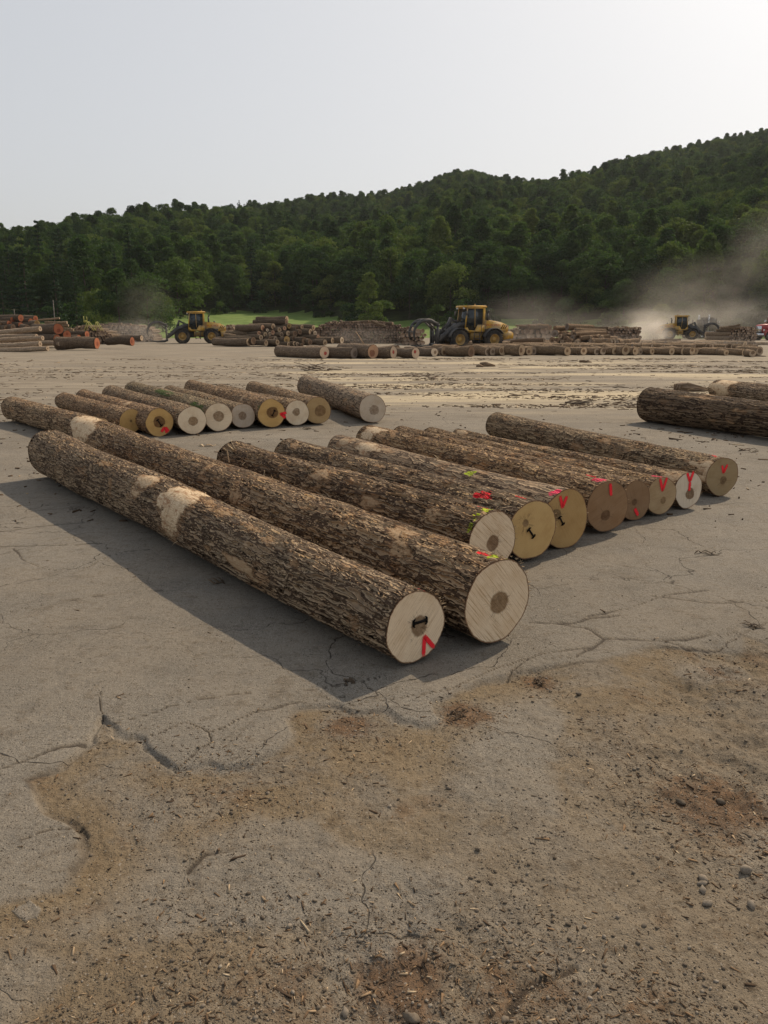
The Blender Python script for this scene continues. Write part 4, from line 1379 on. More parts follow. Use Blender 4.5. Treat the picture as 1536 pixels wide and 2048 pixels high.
# mixed pile left of the near loader
PILE = [(497.5, 684, 8, 60, 5.5, 'tan'), (507, 682, 8, 58, 6, 'brown'), (525.4, 656, 6.5, 62, 4.0, 'pinkish'), (546.6, 653, 6, 55, 4, 'tan'), (534.8, 660, 3.2, 35, 3.5, 'pale'), (518, 666, 4.2, 35, 4, 'pinkish'),
        (531, 669, 5.2, 35, 4, 'tan'), (540, 667.5, 3.6, 35, 4, 'pale'), (546, 665, 4.7, 35, 4, 'pinkish'), (522, 675, 5.2, 45, 4, 'tan'), (532.5, 686, 5.5, 52, 3, 'tan'), (573.7, 638, 6, 68, 4.5, 'tan'), (573, 644, 5.5, 66, 5, 'brown'),
        (578.7, 652, 5.5, 40, 4, 'ochre'), (559, 660, 5.4, 40, 4, 'tan'), (569.4, 656.5, 4.3, 40, 4, 'pinkish'), (576, 666.7, 5.4, 50, 4, 'tan'), (551, 677, 5.2, 45, 4, 'dusty'), (555, 684.5, 5.5, 50, 3.5, 'tan'),
        (604, 654, 5, 60, 3.6, 'tan'), (627, 655, 5.4, 60, 3.4, 'tan'), (621, 664, 6.4, 62, 4.5, 'tan'), (630, 665.5, 4.3, 45, 4, 'pale'), (636, 674, 5, 62, 4, 'pinkish'), (573.6, 679, 7, 35, 4, 'ochre'), (577, 688.5, 5, 55, 3.4, 'tan'),
        (589, 687, 4.6, 40, 3.5, 'tan'), (595, 688, 4.3, 40, 3.5, 'dusty'), (604, 690, 4, 40, 3.5, 'brown'), (609, 681, 7, 40, 4, 'brown'), (650, 685, 6, 50, 4.5, 'tan'), (665, 681, 5.8, 62, 4, 'tan'), (683.6, 680, 6.4, 64, 4.4, 'pale'),
        (590, 668, 6, 40, 4, 'brown'), (600, 664, 5.5, 45, 4, 'brown'), (588, 677, 5.5, 40, 4, 'brown'), (563, 669, 5, 40, 4, 'dusty'), (541, 677, 5, 40, 4, 'brown'), (594, 657, 5, 50, 4, 'brown'), (620, 684, 6, 48, 4, 'brown')]
for i, (cx, cy, r, ph, L, ti) in enumerate(PILE):
    far_log('pile', cx, cy, r, ph * .85, L * .72, ti, depth=69 + (692 - cy) * .05 + (0 if cy > 678 else .6), tone=(.92, .86, .78))
body_log('pile', 452, 667, 512, 666, 5, 72.5, None, 'brown', (1.1, 1.02, .9))
body_log('pile', 448, 673, 508, 675, 5.5, 71.5, None, 'brown', (1.1, 1.02, .9))

# red-ended pile at the left
REDP = [(194, 686.6, 11.5, 62, 3.2, 'red', 59), (264.4, 683, 8.5, 58, 2.3, 'red', 63), (116.8, 658, 10.7, 28, 4, 'red', 65), (134, 669.5, 8.6, 30, 4, 'red', 66), (174, 668.7, 7.2, 55, 3, 'red', 68), (114.6, 677, 8, 30, 4, 'red', 64.5),
        (91.7, 676, 8, 20, 4, 'brown', 66), (157.6, 676, 6.5, 40, 4, 'red', 67), (41.5, 635.8, 7, 40, 4, 'red', 72), (25.8, 640.8, 6.5, 38, 4, 'red', 72), (18, 647, 5.8, 40, 4, 'red', 71.5), (61.6, 643, 6, 35, 4, 'red', 72), (71, 637, 5.8, 40, 4, 'red', 73),
        (41.5, 650, 5.8, 35, 4, 'red', 71.5), (74.5, 647, 6.4, 35, 4, 'ochre', 71.5), (88.8, 658.7, 5.5, 30, 4, 'red', 70), (13, 657, 6.5, 30, 4, 'brown', 71), (26.5, 654, 6, 30, 4, 'brown', 71), (3, 651.5, 6, 40, 4, 'brown', 71.5),
        (55, 655, 6, 30, 4, 'brown', 71), (42, 662, 6, 30, 4, 'brown', 70.5), (68, 661, 5.5, 30, 4, 'brown', 70.5), (97, 667, 5.5, 25, 4, 'brown', 68), (-8, 640, 6.5, 40, 4, 'red', 72), (150, 684, 6, 30, 3, 'brown', 64), (283, 676, 5.5, 58, 2.5, 'dusty', 80)]
for cx, cy, r, ph, L, ti, d in REDP:
    far_log('red', cx, cy, r, ph, L, ti, depth=d, tone=(.80, .74, .68) if ti == 'red' else (.95, .9, .85))
for x0, y0, x1, y1, r, d, to in ((-40, 669, 80, 657.5, 5, 58, 2.9), (-40, 676, 73, 672, 4.2, 57.5, 2.7), (-40, 683, 85, 676, 4.5, 57, 3.0), (-40, 692.5, 80, 688, 5.5, 56, 2.6), (-40, 702, 95, 697, 4.8, 54, 2.7), (78, 687, 120, 687.5, 4.6, 59, 2.7)):
    body_log('grey', x0, y0, x1, y1, r, d + 1.5, d, 'dusty', (to, to * .97, to * .92))
for x0, y0, x1, y1, r in ((76, 640, 119, 636.5, 1.8), (90, 645, 134, 645, 3), (86, 650.5, 137, 651, 2.3), (84, 655, 126, 657, 3), (108, 658.5, 143, 658, 2.4), (92, 664, 140, 663, 3), (80, 652, 112, 648, 3), (120, 654, 147, 660, 2.5), (130, 662, 160, 667, 3)):
    body_log('slim', x0, y0, x1, y1, r, 76, None, 'dusty', (2.0, 1.85, 1.6))

# dusty pile right of the near loader
DUSTP = [(1134, 654, 7, -62, 5.5), (1143.8, 665, 4.6, -60, 5.5), (1121, 666.7, 5, -20, 4), (1109.7, 666.7, 6.4, -20, 4), (1109.7, 656.5, 5, -30, 3), (1104, 680, 6, -15, 4), (1114, 680, 5, -15, 4), (1131.6, 678, 6, -20, 4), (1140, 682, 4.6, -25, 4),
         (1145, 674.5, 5.5, -25, 4), (1147, 690, 5, -20, 4), (1130, 690, 5.4, -20, 4), (1162, 690, 5, -60, 5), (1182, 682, 5.5, -66, 6), (1160, 677, 6, -50, 5), (1108, 689, 5, -15, 4), (1151, 660, 5, -60, 5.5), (1120, 673, 5, -20, 4), (1154, 684, 5, -30, 4), (1095, 689, 5, -15, 4), (1172, 690, 5, -40, 4), (1124, 683.5, 4.5, -20, 4), (1150, 669, 4.6, -58, 5.5)]
DUSTP = [(a, b, c, d, e * .6 if d < -45 else e) for a, b, c, d, e in DUSTP]
for k in range(26):
    DUSTP.append((frng.uniform(1165, (1292, 1240, 1205)[k % 3]), 691 - (k % 3) * 7.5 + frng.uniform(-1, 1), frng.uniform(4.2, 5.8), frng.choice((-15, -35, -25, 20)), frng.uniform(2.4, 3.4)))
for cx, cy, r, ph, L in DUSTP:
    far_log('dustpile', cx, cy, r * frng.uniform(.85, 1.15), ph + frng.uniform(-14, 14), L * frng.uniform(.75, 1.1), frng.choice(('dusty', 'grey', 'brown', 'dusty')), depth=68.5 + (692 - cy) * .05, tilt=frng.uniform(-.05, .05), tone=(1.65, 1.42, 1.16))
body_log('dustpile', 1022, 683, 1088, 680, 4, 72, 70, 'dusty', (1.3, 1.1, .95))
body_log('dustpile', 1026, 690, 1090, 690, 4.4, 68, 67, 'dusty', (1.35, 1.2, 1.0))

# tall walls of stacked logs; their top logs can be told apart
WALLS = [dict(x=(634, 822), d=84, top=[(634, 652), (660, 645), (690, 644), (720, 645), (745, 641), (780, 645), (822, 655)], r=.17, shade=(.0, .45)),
         dict(x=(806, 850), d=76, top=[(806, 664), (830, 657), (850, 655)], r=.22, shade=(.4, 1)),
         dict(x=(1002, 1108), d=84, top=[(1002, 653), (1050, 652), (1108, 655)], r=.30, shade=(.3, .8)),
         dict(x=(1206, 1281), d=92, top=[(1206, 657), (1225, 654), (1260, 654), (1281, 656)], r=.20, shade=(.1, .6)),
         dict(x=(1458, 1514), d=98, top=[(1458, 655), (1480, 653), (1514, 657)], r=.17, shade=(.3, .9)),
         dict(x=(148, 222), d=80, top=[(148, 653), (175, 651), (200, 657), (222, 668)], r=.16, shade=(.2, .8)),
         dict(x=(196, 306), d=92, top=[(196, 651), (240, 647), (275, 649), (306, 660)], r=.15, shade=(.4, 1)),
         dict(x=(560, 640), d=92, top=[(560, 660), (640, 655)], r=.17, shade=(.0, .4)),
         dict(x=(-40, 90), d=84, top=[(-40, 652), (40, 652), (90, 656)], r=.22, shade=(.0, .4)),
         dict(x=(440, 475), d=90, top=[(440, 652), (460, 650), (475, 652)], r=.20, shade=(.3, .9))]
wv, wf, we, ws, wn = [], [], [], [], 0
wrng = np.random.default_rng(77)
NS = 9
for w, back in [(w, b) for w in WALLS for b in (0, 1)]:
    d = w['d'] + back * 2.6
    xa, xb = at_y(w['x'][0], 660, d)[0], at_y(w['x'][1], 660, d)[0]
    tx = [at_y(u, v, d)[0] for u, v in w['top']]
    tz = [at_y(u, v, d)[2] - back * .12 for u, v in w['top']]
    r = w['r']
    row = back
    z = r
    while z < max(tz):
        x = xa + (r if row % 2 else 0)
        while x < xb:
            if z + r * .4 < np.interp(x, tx, tz):
                rr = r * wrng.uniform(.70, 1.12)
                c = np.array([x + wrng.normal(0, r * .14), d + wrng.normal(0, .16), z + wrng.normal(0, r * .14)])
                a = wrng.normal(0, .05)
                t = np.linspace(0, 2 * PI, NS, endpoint=False) + wrng.uniform(0, 1)
                rad_ = rr * wrng.uniform(.88, 1.1, NS)
                ring = np.stack([rad_ * np.cos(t), np.zeros(NS), rad_ * np.sin(t)], -1)
                back = ring + np.array([math.sin(a) * 3, 3, 0])
                wv += [ring + c, back + c]
                b = wn
                wf += [(b + k, b + (k + 1) % NS, b + NS + (k + 1) % NS, b + NS + k) for k in range(NS)]
                we.append(list(range(b, b + NS)))
                ws += [np.full(2 * NS, wrng.uniform(*w['shade']))]
                wn += 2 * NS
            x += 2 * r * wrng.uniform(.78, .98)
        z += r * 1.60
        row += 1
wf, we = np.array(wf), np.array(we)
me = mesh_np('stacked_logs', np.concatenate(wv), [wf, we], [M['bark_far'], M['wall_end']], False, {'shade': ('FLOAT', np.concatenate(ws))}, mat_idx=np.r_[np.zeros(len(wf)), np.ones(len(we))])
link('stacked_logs', me, kind='stuff', tone=(.9, .85, .8))
for wi, zone in ((0, 'wall'), (2, 'backwall'), (3, 'endwall'), (4, 'truckwall'), (6, 'leftwall')):
    w = WALLS[wi]
    n = int((w['x'][1] - w['x'][0]) / (15 if wi == 0 else 18))
    for k in range(n):
        x = w['x'][0] + (k + .6) * (w['x'][1] - w['x'][0]) / n
        y = np.interp(x, [p[0] for p in w['top']], [p[1] for p in w['top']]) + frng.uniform(-.6, 1.2)
        far_log(zone, x, y + 1, w['r'] / w['d'] * F * frng.uniform(.75, 1.0), frng.choice((10, -15, 35, 60, 75, -60) if k < n - 2 else (5, -10, 12)), frng.uniform(2.2, 3.0), frng.choice(('brown', 'tan', 'dusty', 'pale')), depth=w['d'] - .1 + frng.uniform(0, .5), tone=(1.15, 1.05, .95), tilt=frng.uniform(-.06, .06))
for x0, y0, x1, y1, r in ((1411, 676.5, 1458, 676.5, 4.4), (1411, 668, 1458, 667.5, 4.0), (1432, 661, 1462, 660, 2.6), (1440, 656, 1478, 655, 2.8), (1456, 654, 1480, 649.5, 2.0)):
    body_log('truckwall', x0, y0, x1, y1, r, 97, None, 'dusty', (1.2, 1.08, .95))
body_log('wall', 742, 642, 772, 653, 2.2, 83, None, 'dusty', (1.3, 1.2, 1.05))
body_log('backwall', 1075, 649, 1097, 650, 1.6, 83, None, 'pale', (2.4, 2.2, 1.9))
body_log('backwall', 1031, 651, 1052, 652, 1.6, 83, None, 'pale', (2.2, 2.0, 1.8))

# ---- labels
ORD = 'first second third fourth fifth sixth seventh eighth ninth tenth eleventh twelfth thirteenth fourteenth fifteenth sixteenth seventeenth eighteenth nineteenth twentieth'.split()
ORD += ['twenty-' + x for x in ORD[:9]] + ['thirtieth'] + ['thirty-' + x for x in ORD[:9]] + ['fortieth']


def rowzone(x):
    for lim, t in ((802, 'far row before the tall brown wall'), (1030, 'far row before the near yellow loader'), (1212, 'far row before the dusty log pile'), (1400, 'far row before the dusty loader'), (9999, 'far row end near the red truck')):
        if x < lim:
            return t


ZT = {'pile': 'mixed pile between two yellow loaders', 'red': 'heap of red ended logs', 'dustpile': 'dusty pile beside near loader',
      'wall': 'on top of the tall brown wall', 'backwall': 'on top of the dusty wall behind the near loader', 'endwall': 'on top of the block beside the bright dust',
      'truckwall': 'on the log stack next to the red truck', 'leftwall': 'on top of the dusty log wall by the grapple', 'grey': 'of long silvery poles before the red ended heap', 'slim': 'of slim poles behind the red ended heap', 'rank': 'loose ranks behind the far row'}
TW = {'pale': 'pale ended', 'tan': 'tan ended', 'pinkish': 'pinkish ended', 'red': 'red ended', 'brown': 'dark', 'dusty': 'dusty', 'ochre': 'ochre ended', 'painted': 'red painted', 'grey': 'greyish'}
buckets = {}
for rec in FARLOGS:
    o, z, cx, cy, ti, ex = rec
    if z == 'row':
        key = rowzone(cx)
    elif z == 'rank':
        key = ('front rank' if cy > 691.2 else 'back rank') + ' of loose logs behind the far row'
    elif z in ('pile', 'red', 'dustpile'):
        lay = 'top' if cy < 652 else 'upper' if cy < 664 else 'middle' if cy < 676 else 'lower' if cy < 684.5 else 'bottom'
        key = lay + ' layer of ' + ZT[z]
    else:
        key = ZT[z]
    buckets.setdefault(key, []).append(rec)
for key, rs in buckets.items():
    vert = 'silvery' in key or 'slim' in key
    rs.sort(key=(lambda q: q[3]) if vert else (lambda q: q[2]))
    for k, (o, z, cx, cy, ti, ex) in enumerate(rs):
        where = key if key.startswith('o') else 'in ' + key
        o['label'] = f"{TW[ti]} log, {ORD[k]} {'from top' if vert else 'from left'} {where}"
        o['group'] = {'row': 'logs in the far row', 'rank': 'loose logs behind the far row', 'pile': 'logs of the mixed pile', 'red': 'red ended logs', 'dustpile': 'logs of the dusty pile', 'grey': 'silvery poles', 'slim': 'slim poles'}.get(z, 'logs topping the tall walls')
for o, z, cx, cy, ti, ex in FARLOGS:
    if z == 'red' and abs(cx - 194) < 1:
        o['label'] = 'black barked log with torn white bark and red end, alone before the heap'
    if z == 'red' and abs(cx - 264.4) < 1:
        o['label'] = 'short red ended log lying alone near the loader grapple'
    if z == 'red' and abs(cx - 116.8) < 1:
        o['label'] = 'largest red ended log leaning high in the heap'
    if z == 'pile' and abs(cx - 497.5) < .6:
        o['label'] = 'long mossy log with clean tan end touching the left loader rear wheel'

for _r in FARLOGS:
    if len(_r[0]['label'].replace(',', '').split()) > 16:
        print('LONG', _r[0]['label'])
# ------------------------------------------------------------------ wheel loaders
def arc(cx, cz, r, a0, a1, n):
    return [(cx + r * math.cos(math.radians(a0 + (a1 - a0) * i / n)), cz + r * math.sin(math.radians(a0 + (a1 - a0) * i / n))) for i in range(n + 1)]


def thick(pts, w):
    """a band of width w along a 2-D path, as a closed profile"""
    L, R = [], []
    for i, p in enumerate(pts):
        a, b = pts[max(0, i - 1)], pts[min(len(pts) - 1, i + 1)]
        d = Vector((b[0] - a[0], b[1] - a[1])).normalized()
        ww = w[i] if isinstance(w, list) else w
        L.append((p[0] - d.y * ww / 2, p[1] + d.x * ww / 2))
        R.append((p[0] + d.y * ww / 2, p[1] - d.x * ww / 2))
    return L + R[::-1]


def lathe(prof, n, axis='Y'):
    """profile (radius, offset) turned about the Y axis"""
    vs, fs = [], []
    for r, y in prof:
        for k in range(n):
            a = 2 * PI * k / n
            vs.append((r * math.cos(a), y, r * math.sin(a)))
    m = len(prof)
    return np.array(vs), grid_faces(m, n, True)


def make_wheel(parent, x, y, z, R_, W, rimmat):
    prof = [(R_ * .56, -W / 2), (R_ * .80, -W * .52), (R_ * .95, -W * .46), (R_ * 1.0, -W * .36), (R_ * 1.0, W * .36), (R_ * .95, W * .46), (R_ * .80, W * .52), (R_ * .56, W / 2)]
    v, f = lathe(prof, 40)
    me = mesh_np('tyre', v, f, [M['tyre']], True)
    lug = MB()
    for k in range(22):
        a = 2 * PI * k / 22
        for s in (-1, 1):
            aa = a + s * .07
            lug.box((R_ * 1.005 * math.cos(aa), s * W * .21, R_ * 1.005 * math.sin(aa)), (.05, W * .44, .10), (0, -aa, s * .35))
    wh = bpy.data.objects.new('wheel', None)
    COL.objects.link(wh)
    wh.parent = parent
    wh.location = (x, y, z)
    wh.rotation_euler = (0, random.uniform(0, 1), 0)
    link('tyre', me, wh)
    lug.build('tread', M['tyre'], wh)
    s = 1 if y > 0 else -1
    prof = [(R_ * .57, s * W * .48), (R_ * .53, s * W * .50), (R_ * .50, s * W * .38), (R_ * .40, s * W * .20), (R_ * .26, s * W * .22), (R_ * .24, s * W * .36), (R_ * .12, s * W * .40), (.002, s * W * .40)]
    v, f = lathe(prof, 28)
    link('rim', mesh_np('rim', v, f, [rimmat], True), wh)
    b = MB()
    for k in range(10):
        a = 2 * PI * k / 10
        b.cyl((R_ * .34 * math.cos(a), s * W * .18, R_ * .34 * math.sin(a)), (R_ * .34 * math.cos(a), s * W * .27, R_ * .34 * math.sin(a)), .022, n=6)
    b.build('wheel_bolts', rimmat, wh)


def make_loader(loc, rz, label, lettered=True, lift=0.0, stripes=True):
    root = bpy.data.objects.new('wheel_loader', None)
    COL.objects.link(root)
    root.location, root.rotation_euler = loc, (0, 0, rz)
    tag(root, label, 'loader', 'wheel loaders at work in the yard')
    Y_, G = M['yellow'], M['grey']
    RW = .74
    for x in (-1.5, 1.5):
        for y in (-1.0, 1.0):
            make_wheel(root, x, y, RW, RW, .56, M['rim'])
    MB().cyl((-1.5, -.9, RW), (-1.5, .9, RW), .17).cyl((1.5, -.9, RW), (1.5, .9, RW), .17).build('axle', M['dark'], root)
    # rear frame and engine hood
    MB().plate([(-2.9, .72), (-.2, .62), (-.2, 1.35), (-2.9, 1.30)], -.48, .48).build('rear_frame', G, root)
    hood = MB()
    hood.plate([(-3.02, 1.28), (-.72, 1.28), (-.72, 2.20), (-1.4, 2.18), (-2.5, 2.02), (-2.95, 1.85), (-3.06, 1.6)], -.62, .62)
    hood.plate([(-2.6, 2.0), (-.76, 2.16), (-.76, 2.24), (-1.4, 2.235), (-2.5, 2.07)], -.36, .36)
    ho = hood.build('hood', Y_, root)
    MB().plate([(-3.075, 1.36), (-2.96, 1.36), (-2.90, 1.80), (-3.02, 1.80)], -.45, .45).build('radiator_grille', M['dark'], root)
    # counterweight
    MB().plate([(-3.32, .80), (-2.55, .70), (-2.45, 1.30), (-3.10, 1.34), (-3.32, 1.22)], -.98, .98).build('counterweight', Y_, root)
    for s in (-1, 1):
        MB().box((-3.34, s * .72, 1.10), (.04, .20, .14)).build('tail_lamp', M['red'], root)
    if stripes:
        for s in (-1, 1):
            b = MB()
            for k in range(3):
                x = -2.35 - k * .17
                b.plate([(x, 1.55), (x - .09, 1.55), (x - .30, 1.90 - .03 * k), (x - .21, 1.90 - .03 * k)], s * .625 - .003, s * .625 + .003)
            b.build('diagonal_stripes', M['stripe'], root)
    for s in (-1, 1):
        MB().box((-1.55, s * .625, 1.42), (1.35, .012, .20)).build('side_band', M['lamp'] if False else G, root)
    # letters on the hood sides
    if lettered:
        for s in (-1, 1):
            cu = bpy.data.curves.new('lettering', 'FONT')
            cu.body = 'VOLVO'
            cu.size = .30
            cu.extrude = .003
            cu.align_x = 'CENTER'
            tmp = bpy.data.objects.new('lettering_curve', cu)
            COL.objects.link(tmp)
            dg = bpy.context.evaluated_depsgraph_get()
            lm = bpy.data.meshes.new_from_object(tmp.evaluated_get(dg))
            bpy.data.objects.remove(tmp)
            lm.materials.clear()
            lm.materials.append(M['redletter'])
            o = link('lettering', lm, root)
            o.location = (-1.62, s * .630, 1.76)
            o.rotation_euler = (PI / 2, 0, PI if s > 0 else 0)
            o.scale = (1.25, .85, 1)
    # fenders
    for s in (-1, 1):
        for x, mat in ((-1.5, G), (1.5, G)):
            b = MB()
            pr = thick(arc(x, RW, RW + .12, 12, 150 if x < 0 else 140, 12), .05)
            b.plate(pr, s * .70 - (0 if s > 0 else .62), s * .70 + (.62 if s > 0 else 0))
            b.build('fender', mat, root)
        # steps between the wheels
        st = MB()
        for k in range(3):
            st.box((-.12, s * .98, .55 + k * .27), (.50, .24, .04))
        st.box((-.36, s * .90, .85), (.05, .05, .85)).box((.12, s * .90, .85), (.05, .05, .85))
        st.build('ladder', M['yellow'] if s < 0 else G, root)
        MB().plate([(-.75, .70), (.30, .70), (.30, 1.22), (-.75, 1.22)], s * .50 - .18, s * .50 + .18).build('tank', M['rim'], root)
        MB().tube([(-.45, s * 1.0, 1.1), (-.45, s * 1.0, 1.75), (-.62, s * .80, 1.95)], .022).build('handrail', G, root)
    # cab
    cab = MB()
    for s in (-1, 1):
        # side: sill that drops towards the front, rear pillar, front pillar
        cab.plate([(-.86, 1.30), (.78, 1.36), (.86, 1.62), (.66, 1.66), (.52, 1.44), (.0, 1.42), (-.24, 1.86), (-.86, 1.86)], s * .74 - .04, s * .74 + .04)
        cab.plate([(-.86, 1.86), (-.66, 1.86), (-.70, 3.16), (-.86, 3.16)], s * .74 - .05, s * .74 + .05)
        cab.plate([(.80, 1.55), (.87, 1.60), (.71, 3.16), (.63, 3.16)], s * .72 - .035, s * .72 + .035)
        cab.box((.02, s * .745, 2.42), (.05, .05, 1.5), (0, .02, 0))
        cab.box((-.07, s * .74, 3.13), (1.6, .07, .10))
    cab.box((-.82, 0, 1.62), (.08, 1.44, .6)).box((.80, 0, 1.46), (.10, 1.44, .24)).box((.0, 0, 1.31), (1.6, 1.42, .08))
    cab.box((-.80, 0, 3.13), (.08, 1.44, .08)).box((.68, 0, 3.13), (.08, 1.44, .08))
    c = cab.build('cab', Y_, root)
    for s in (-1, 1):
        MB().plate([(-.66, 1.82), (-.22, 1.86), (.02, 1.43), (.52, 1.45), (.66, 1.66), (.79, 1.64), (.65, 3.09), (-.68, 3.09)], s * .735 - .008, s * .735 + .008).build('side_window', M['glass'], root)
    MB().plate([(.80, 1.58), (.83, 1.58), (.69, 3.10), (.66, 3.10)], -.68, .68).build('windshield', M['glass'], root)
    MB().plate([(-.81, 1.92), (-.79, 1.92), (-.79, 3.09), (-.81, 3.09)], -.68, .68).build('rear_window', M['glass'], root)
    MB().box((-.35, 0, 1.75), (.5, .5, .12)).box((-.56, 0, 2.1), (.12, .46, .7)).build('seat', M['dark'], root)
    MB().box((.32, 0, 1.62), (.25, .5, .5)).cyl((.30, 0, 1.9), (.14, 0, 2.1), .03).build('steering_console', M['dark'], root)
    MB().plate([(-.98, 3.17), (.92, 3.17), (.96, 3.21), (.88, 3.31), (-.90, 3.33), (-1.0, 3.24)], -.80, .80).build('cab_roof', Y_, root)
    for s in (-1, 1):
        MB().box((.90, s * .58, 3.10), (.10, .18, .12)).build('headlight', M['lamp'], root)
        MB().box((.86, s * 1.02, 2.72), (.05, .22, .34)).tube([(.74, s * .74, 2.95), (.86, s * .98, 2.90)], .015).build('mirror', M['dark'], root)
    MB().cyl((-1.28, .42, 2.14), (-1.28, .42, 2.72), .085, n=10).tube([(-1.28, .42, 2.72), (-1.30, .42, 2.84), (-1.42, .42, 2.96)], .065, 10).build('exhaust_pipe', G, root)
    MB().cyl((-1.9, -.30, 2.05), (-1.9, -.30, 2.32), .09, n=10).build('air_intake', M['dark'], root)
    MB().cyl((-.60, -.5, 3.33), (-.60, -.5, 3.47), .06, n=10).build('beacon', M['rim'], root)
    # front frame, arms, linkage
    MB().plate([(.15, .62), (1.9, .60), (2.15, .95), (1.35, 1.95), (.75, 2.02), (.55, 1.4), (.15, 1.3)], -.40, .40).build('front_frame', G, root)
    for s in (-1, 1):
        arm = MB()
        arm.plate(thick([(.70, 1.92), (1.25, 1.86), (1.95, 1.52), (2.7, .92), (3.05, .62)], [.26, .36, .46, .40, .28]), s * .62 - .06, s * .62 + .06)
        arm.build('lift_arm', G, root)
        MB().cyl((.62, s * .50, 1.05), (1.45, s * .56, 1.30), .085).cyl((1.45, s * .56, 1.30), (2.25, s * .58, 1.38), .045).build('lift_cylinder', M['dark'], root)
    lk = MB()
    lk.plate(thick([(1.75, 2.42), (1.95, 1.75), (2.1, 1.15)], [.16, .30, .18]), -.12, .12)
    lk.cyl((.80, 0, 1.75), (1.75, 0, 2.36), .075).cyl((2.1, 0, 1.15), (3.0, 0, 1.0), .06)
    lk.build('tilt_linkage', G, root)
    MB().cyl((2.05, -.72, 1.45), (2.05, .72, 1.45), .12).build('cross_tube', G, root)
    hose = MB()
    for s in (-.25, -.1, .1, .25):
        hose.tube([(.9, s, 1.95), (1.3, s, 2.22), (1.9, s, 2.05), (2.5, s, 1.5), (2.95, s, 1.55)], .022, 5)
    hose.build('hydraulic_hose', M['dark'], root)
    # log grapple: back frame, two long lower tines, curved top clamps
    fr = MB()
    for s in (-1, 1):
        fr.box((3.12, s * .62, 1.05), (.16, .18, 1.66))
        fr.box((3.12, s * .22, .95), (.12, .10, 1.3))
    fr.box((3.10, 0, .36), (.20, 1.7, .20)).box((3.10, 0, 1.82), (.20, 1.5, .18)).box((3.08, 0, 1.05), (.12, 1.3, .16))
    fr.build('grapple_frame', G, root)
    for s in (-1, 1):
        MB().plate(thick([(3.05, .40), (3.3, .24), (4.1, .20), (4.85, .30)], [.22, .24, .18, .06]), s * .62 - .07, s * .62 + .07).build('fork_tine', G, root)
        cl = MB()
        path = [(3.02, 1.90)] + arc(4.00, 1.14, 1.06, 128, -22, 14)
        cl.plate(thick(path, [.24, .28, .30, .30, .29, .28, .26, .24, .22, .21, .19, .17, .15, .13, .10, .06]), s * .48 - .05, s * .48 + .05)
        cl.build('clamp_arm', G, root)
        MB().cyl((3.0, s * .30, 1.35), (3.75, s * .34, 2.02), .07).build('clamp_cylinder', M['dark'], root)
    cr = MB()
    for p in arc(4.00, 1.14, 1.08, 105, 10, 4):
        cr.cyl((p[0], -.5, p[1]), (p[0], .5, p[1]), .045)
    cr.build('clamp_crossbar', G, root)
    return root


def gz(u, y):
    return at_y(u, 655, y)[0]


make_loader((gz(941, 63.0), 63.0, 0), math.radians(180 + 21), 'big yellow wheel loader with log grapple and lettered hood, nearest of all')
make_loader((gz(393, 85.0), 85.0, 0), math.radians(180 + 14), 'yellow wheel loader with open grapple, in front of the green meadow')
make_loader((gz(1362, 113.0), 113.0, 0), math.radians(-16), 'dusty yellow wheel loader wrapped in bright dust, grapple pointing right', True)


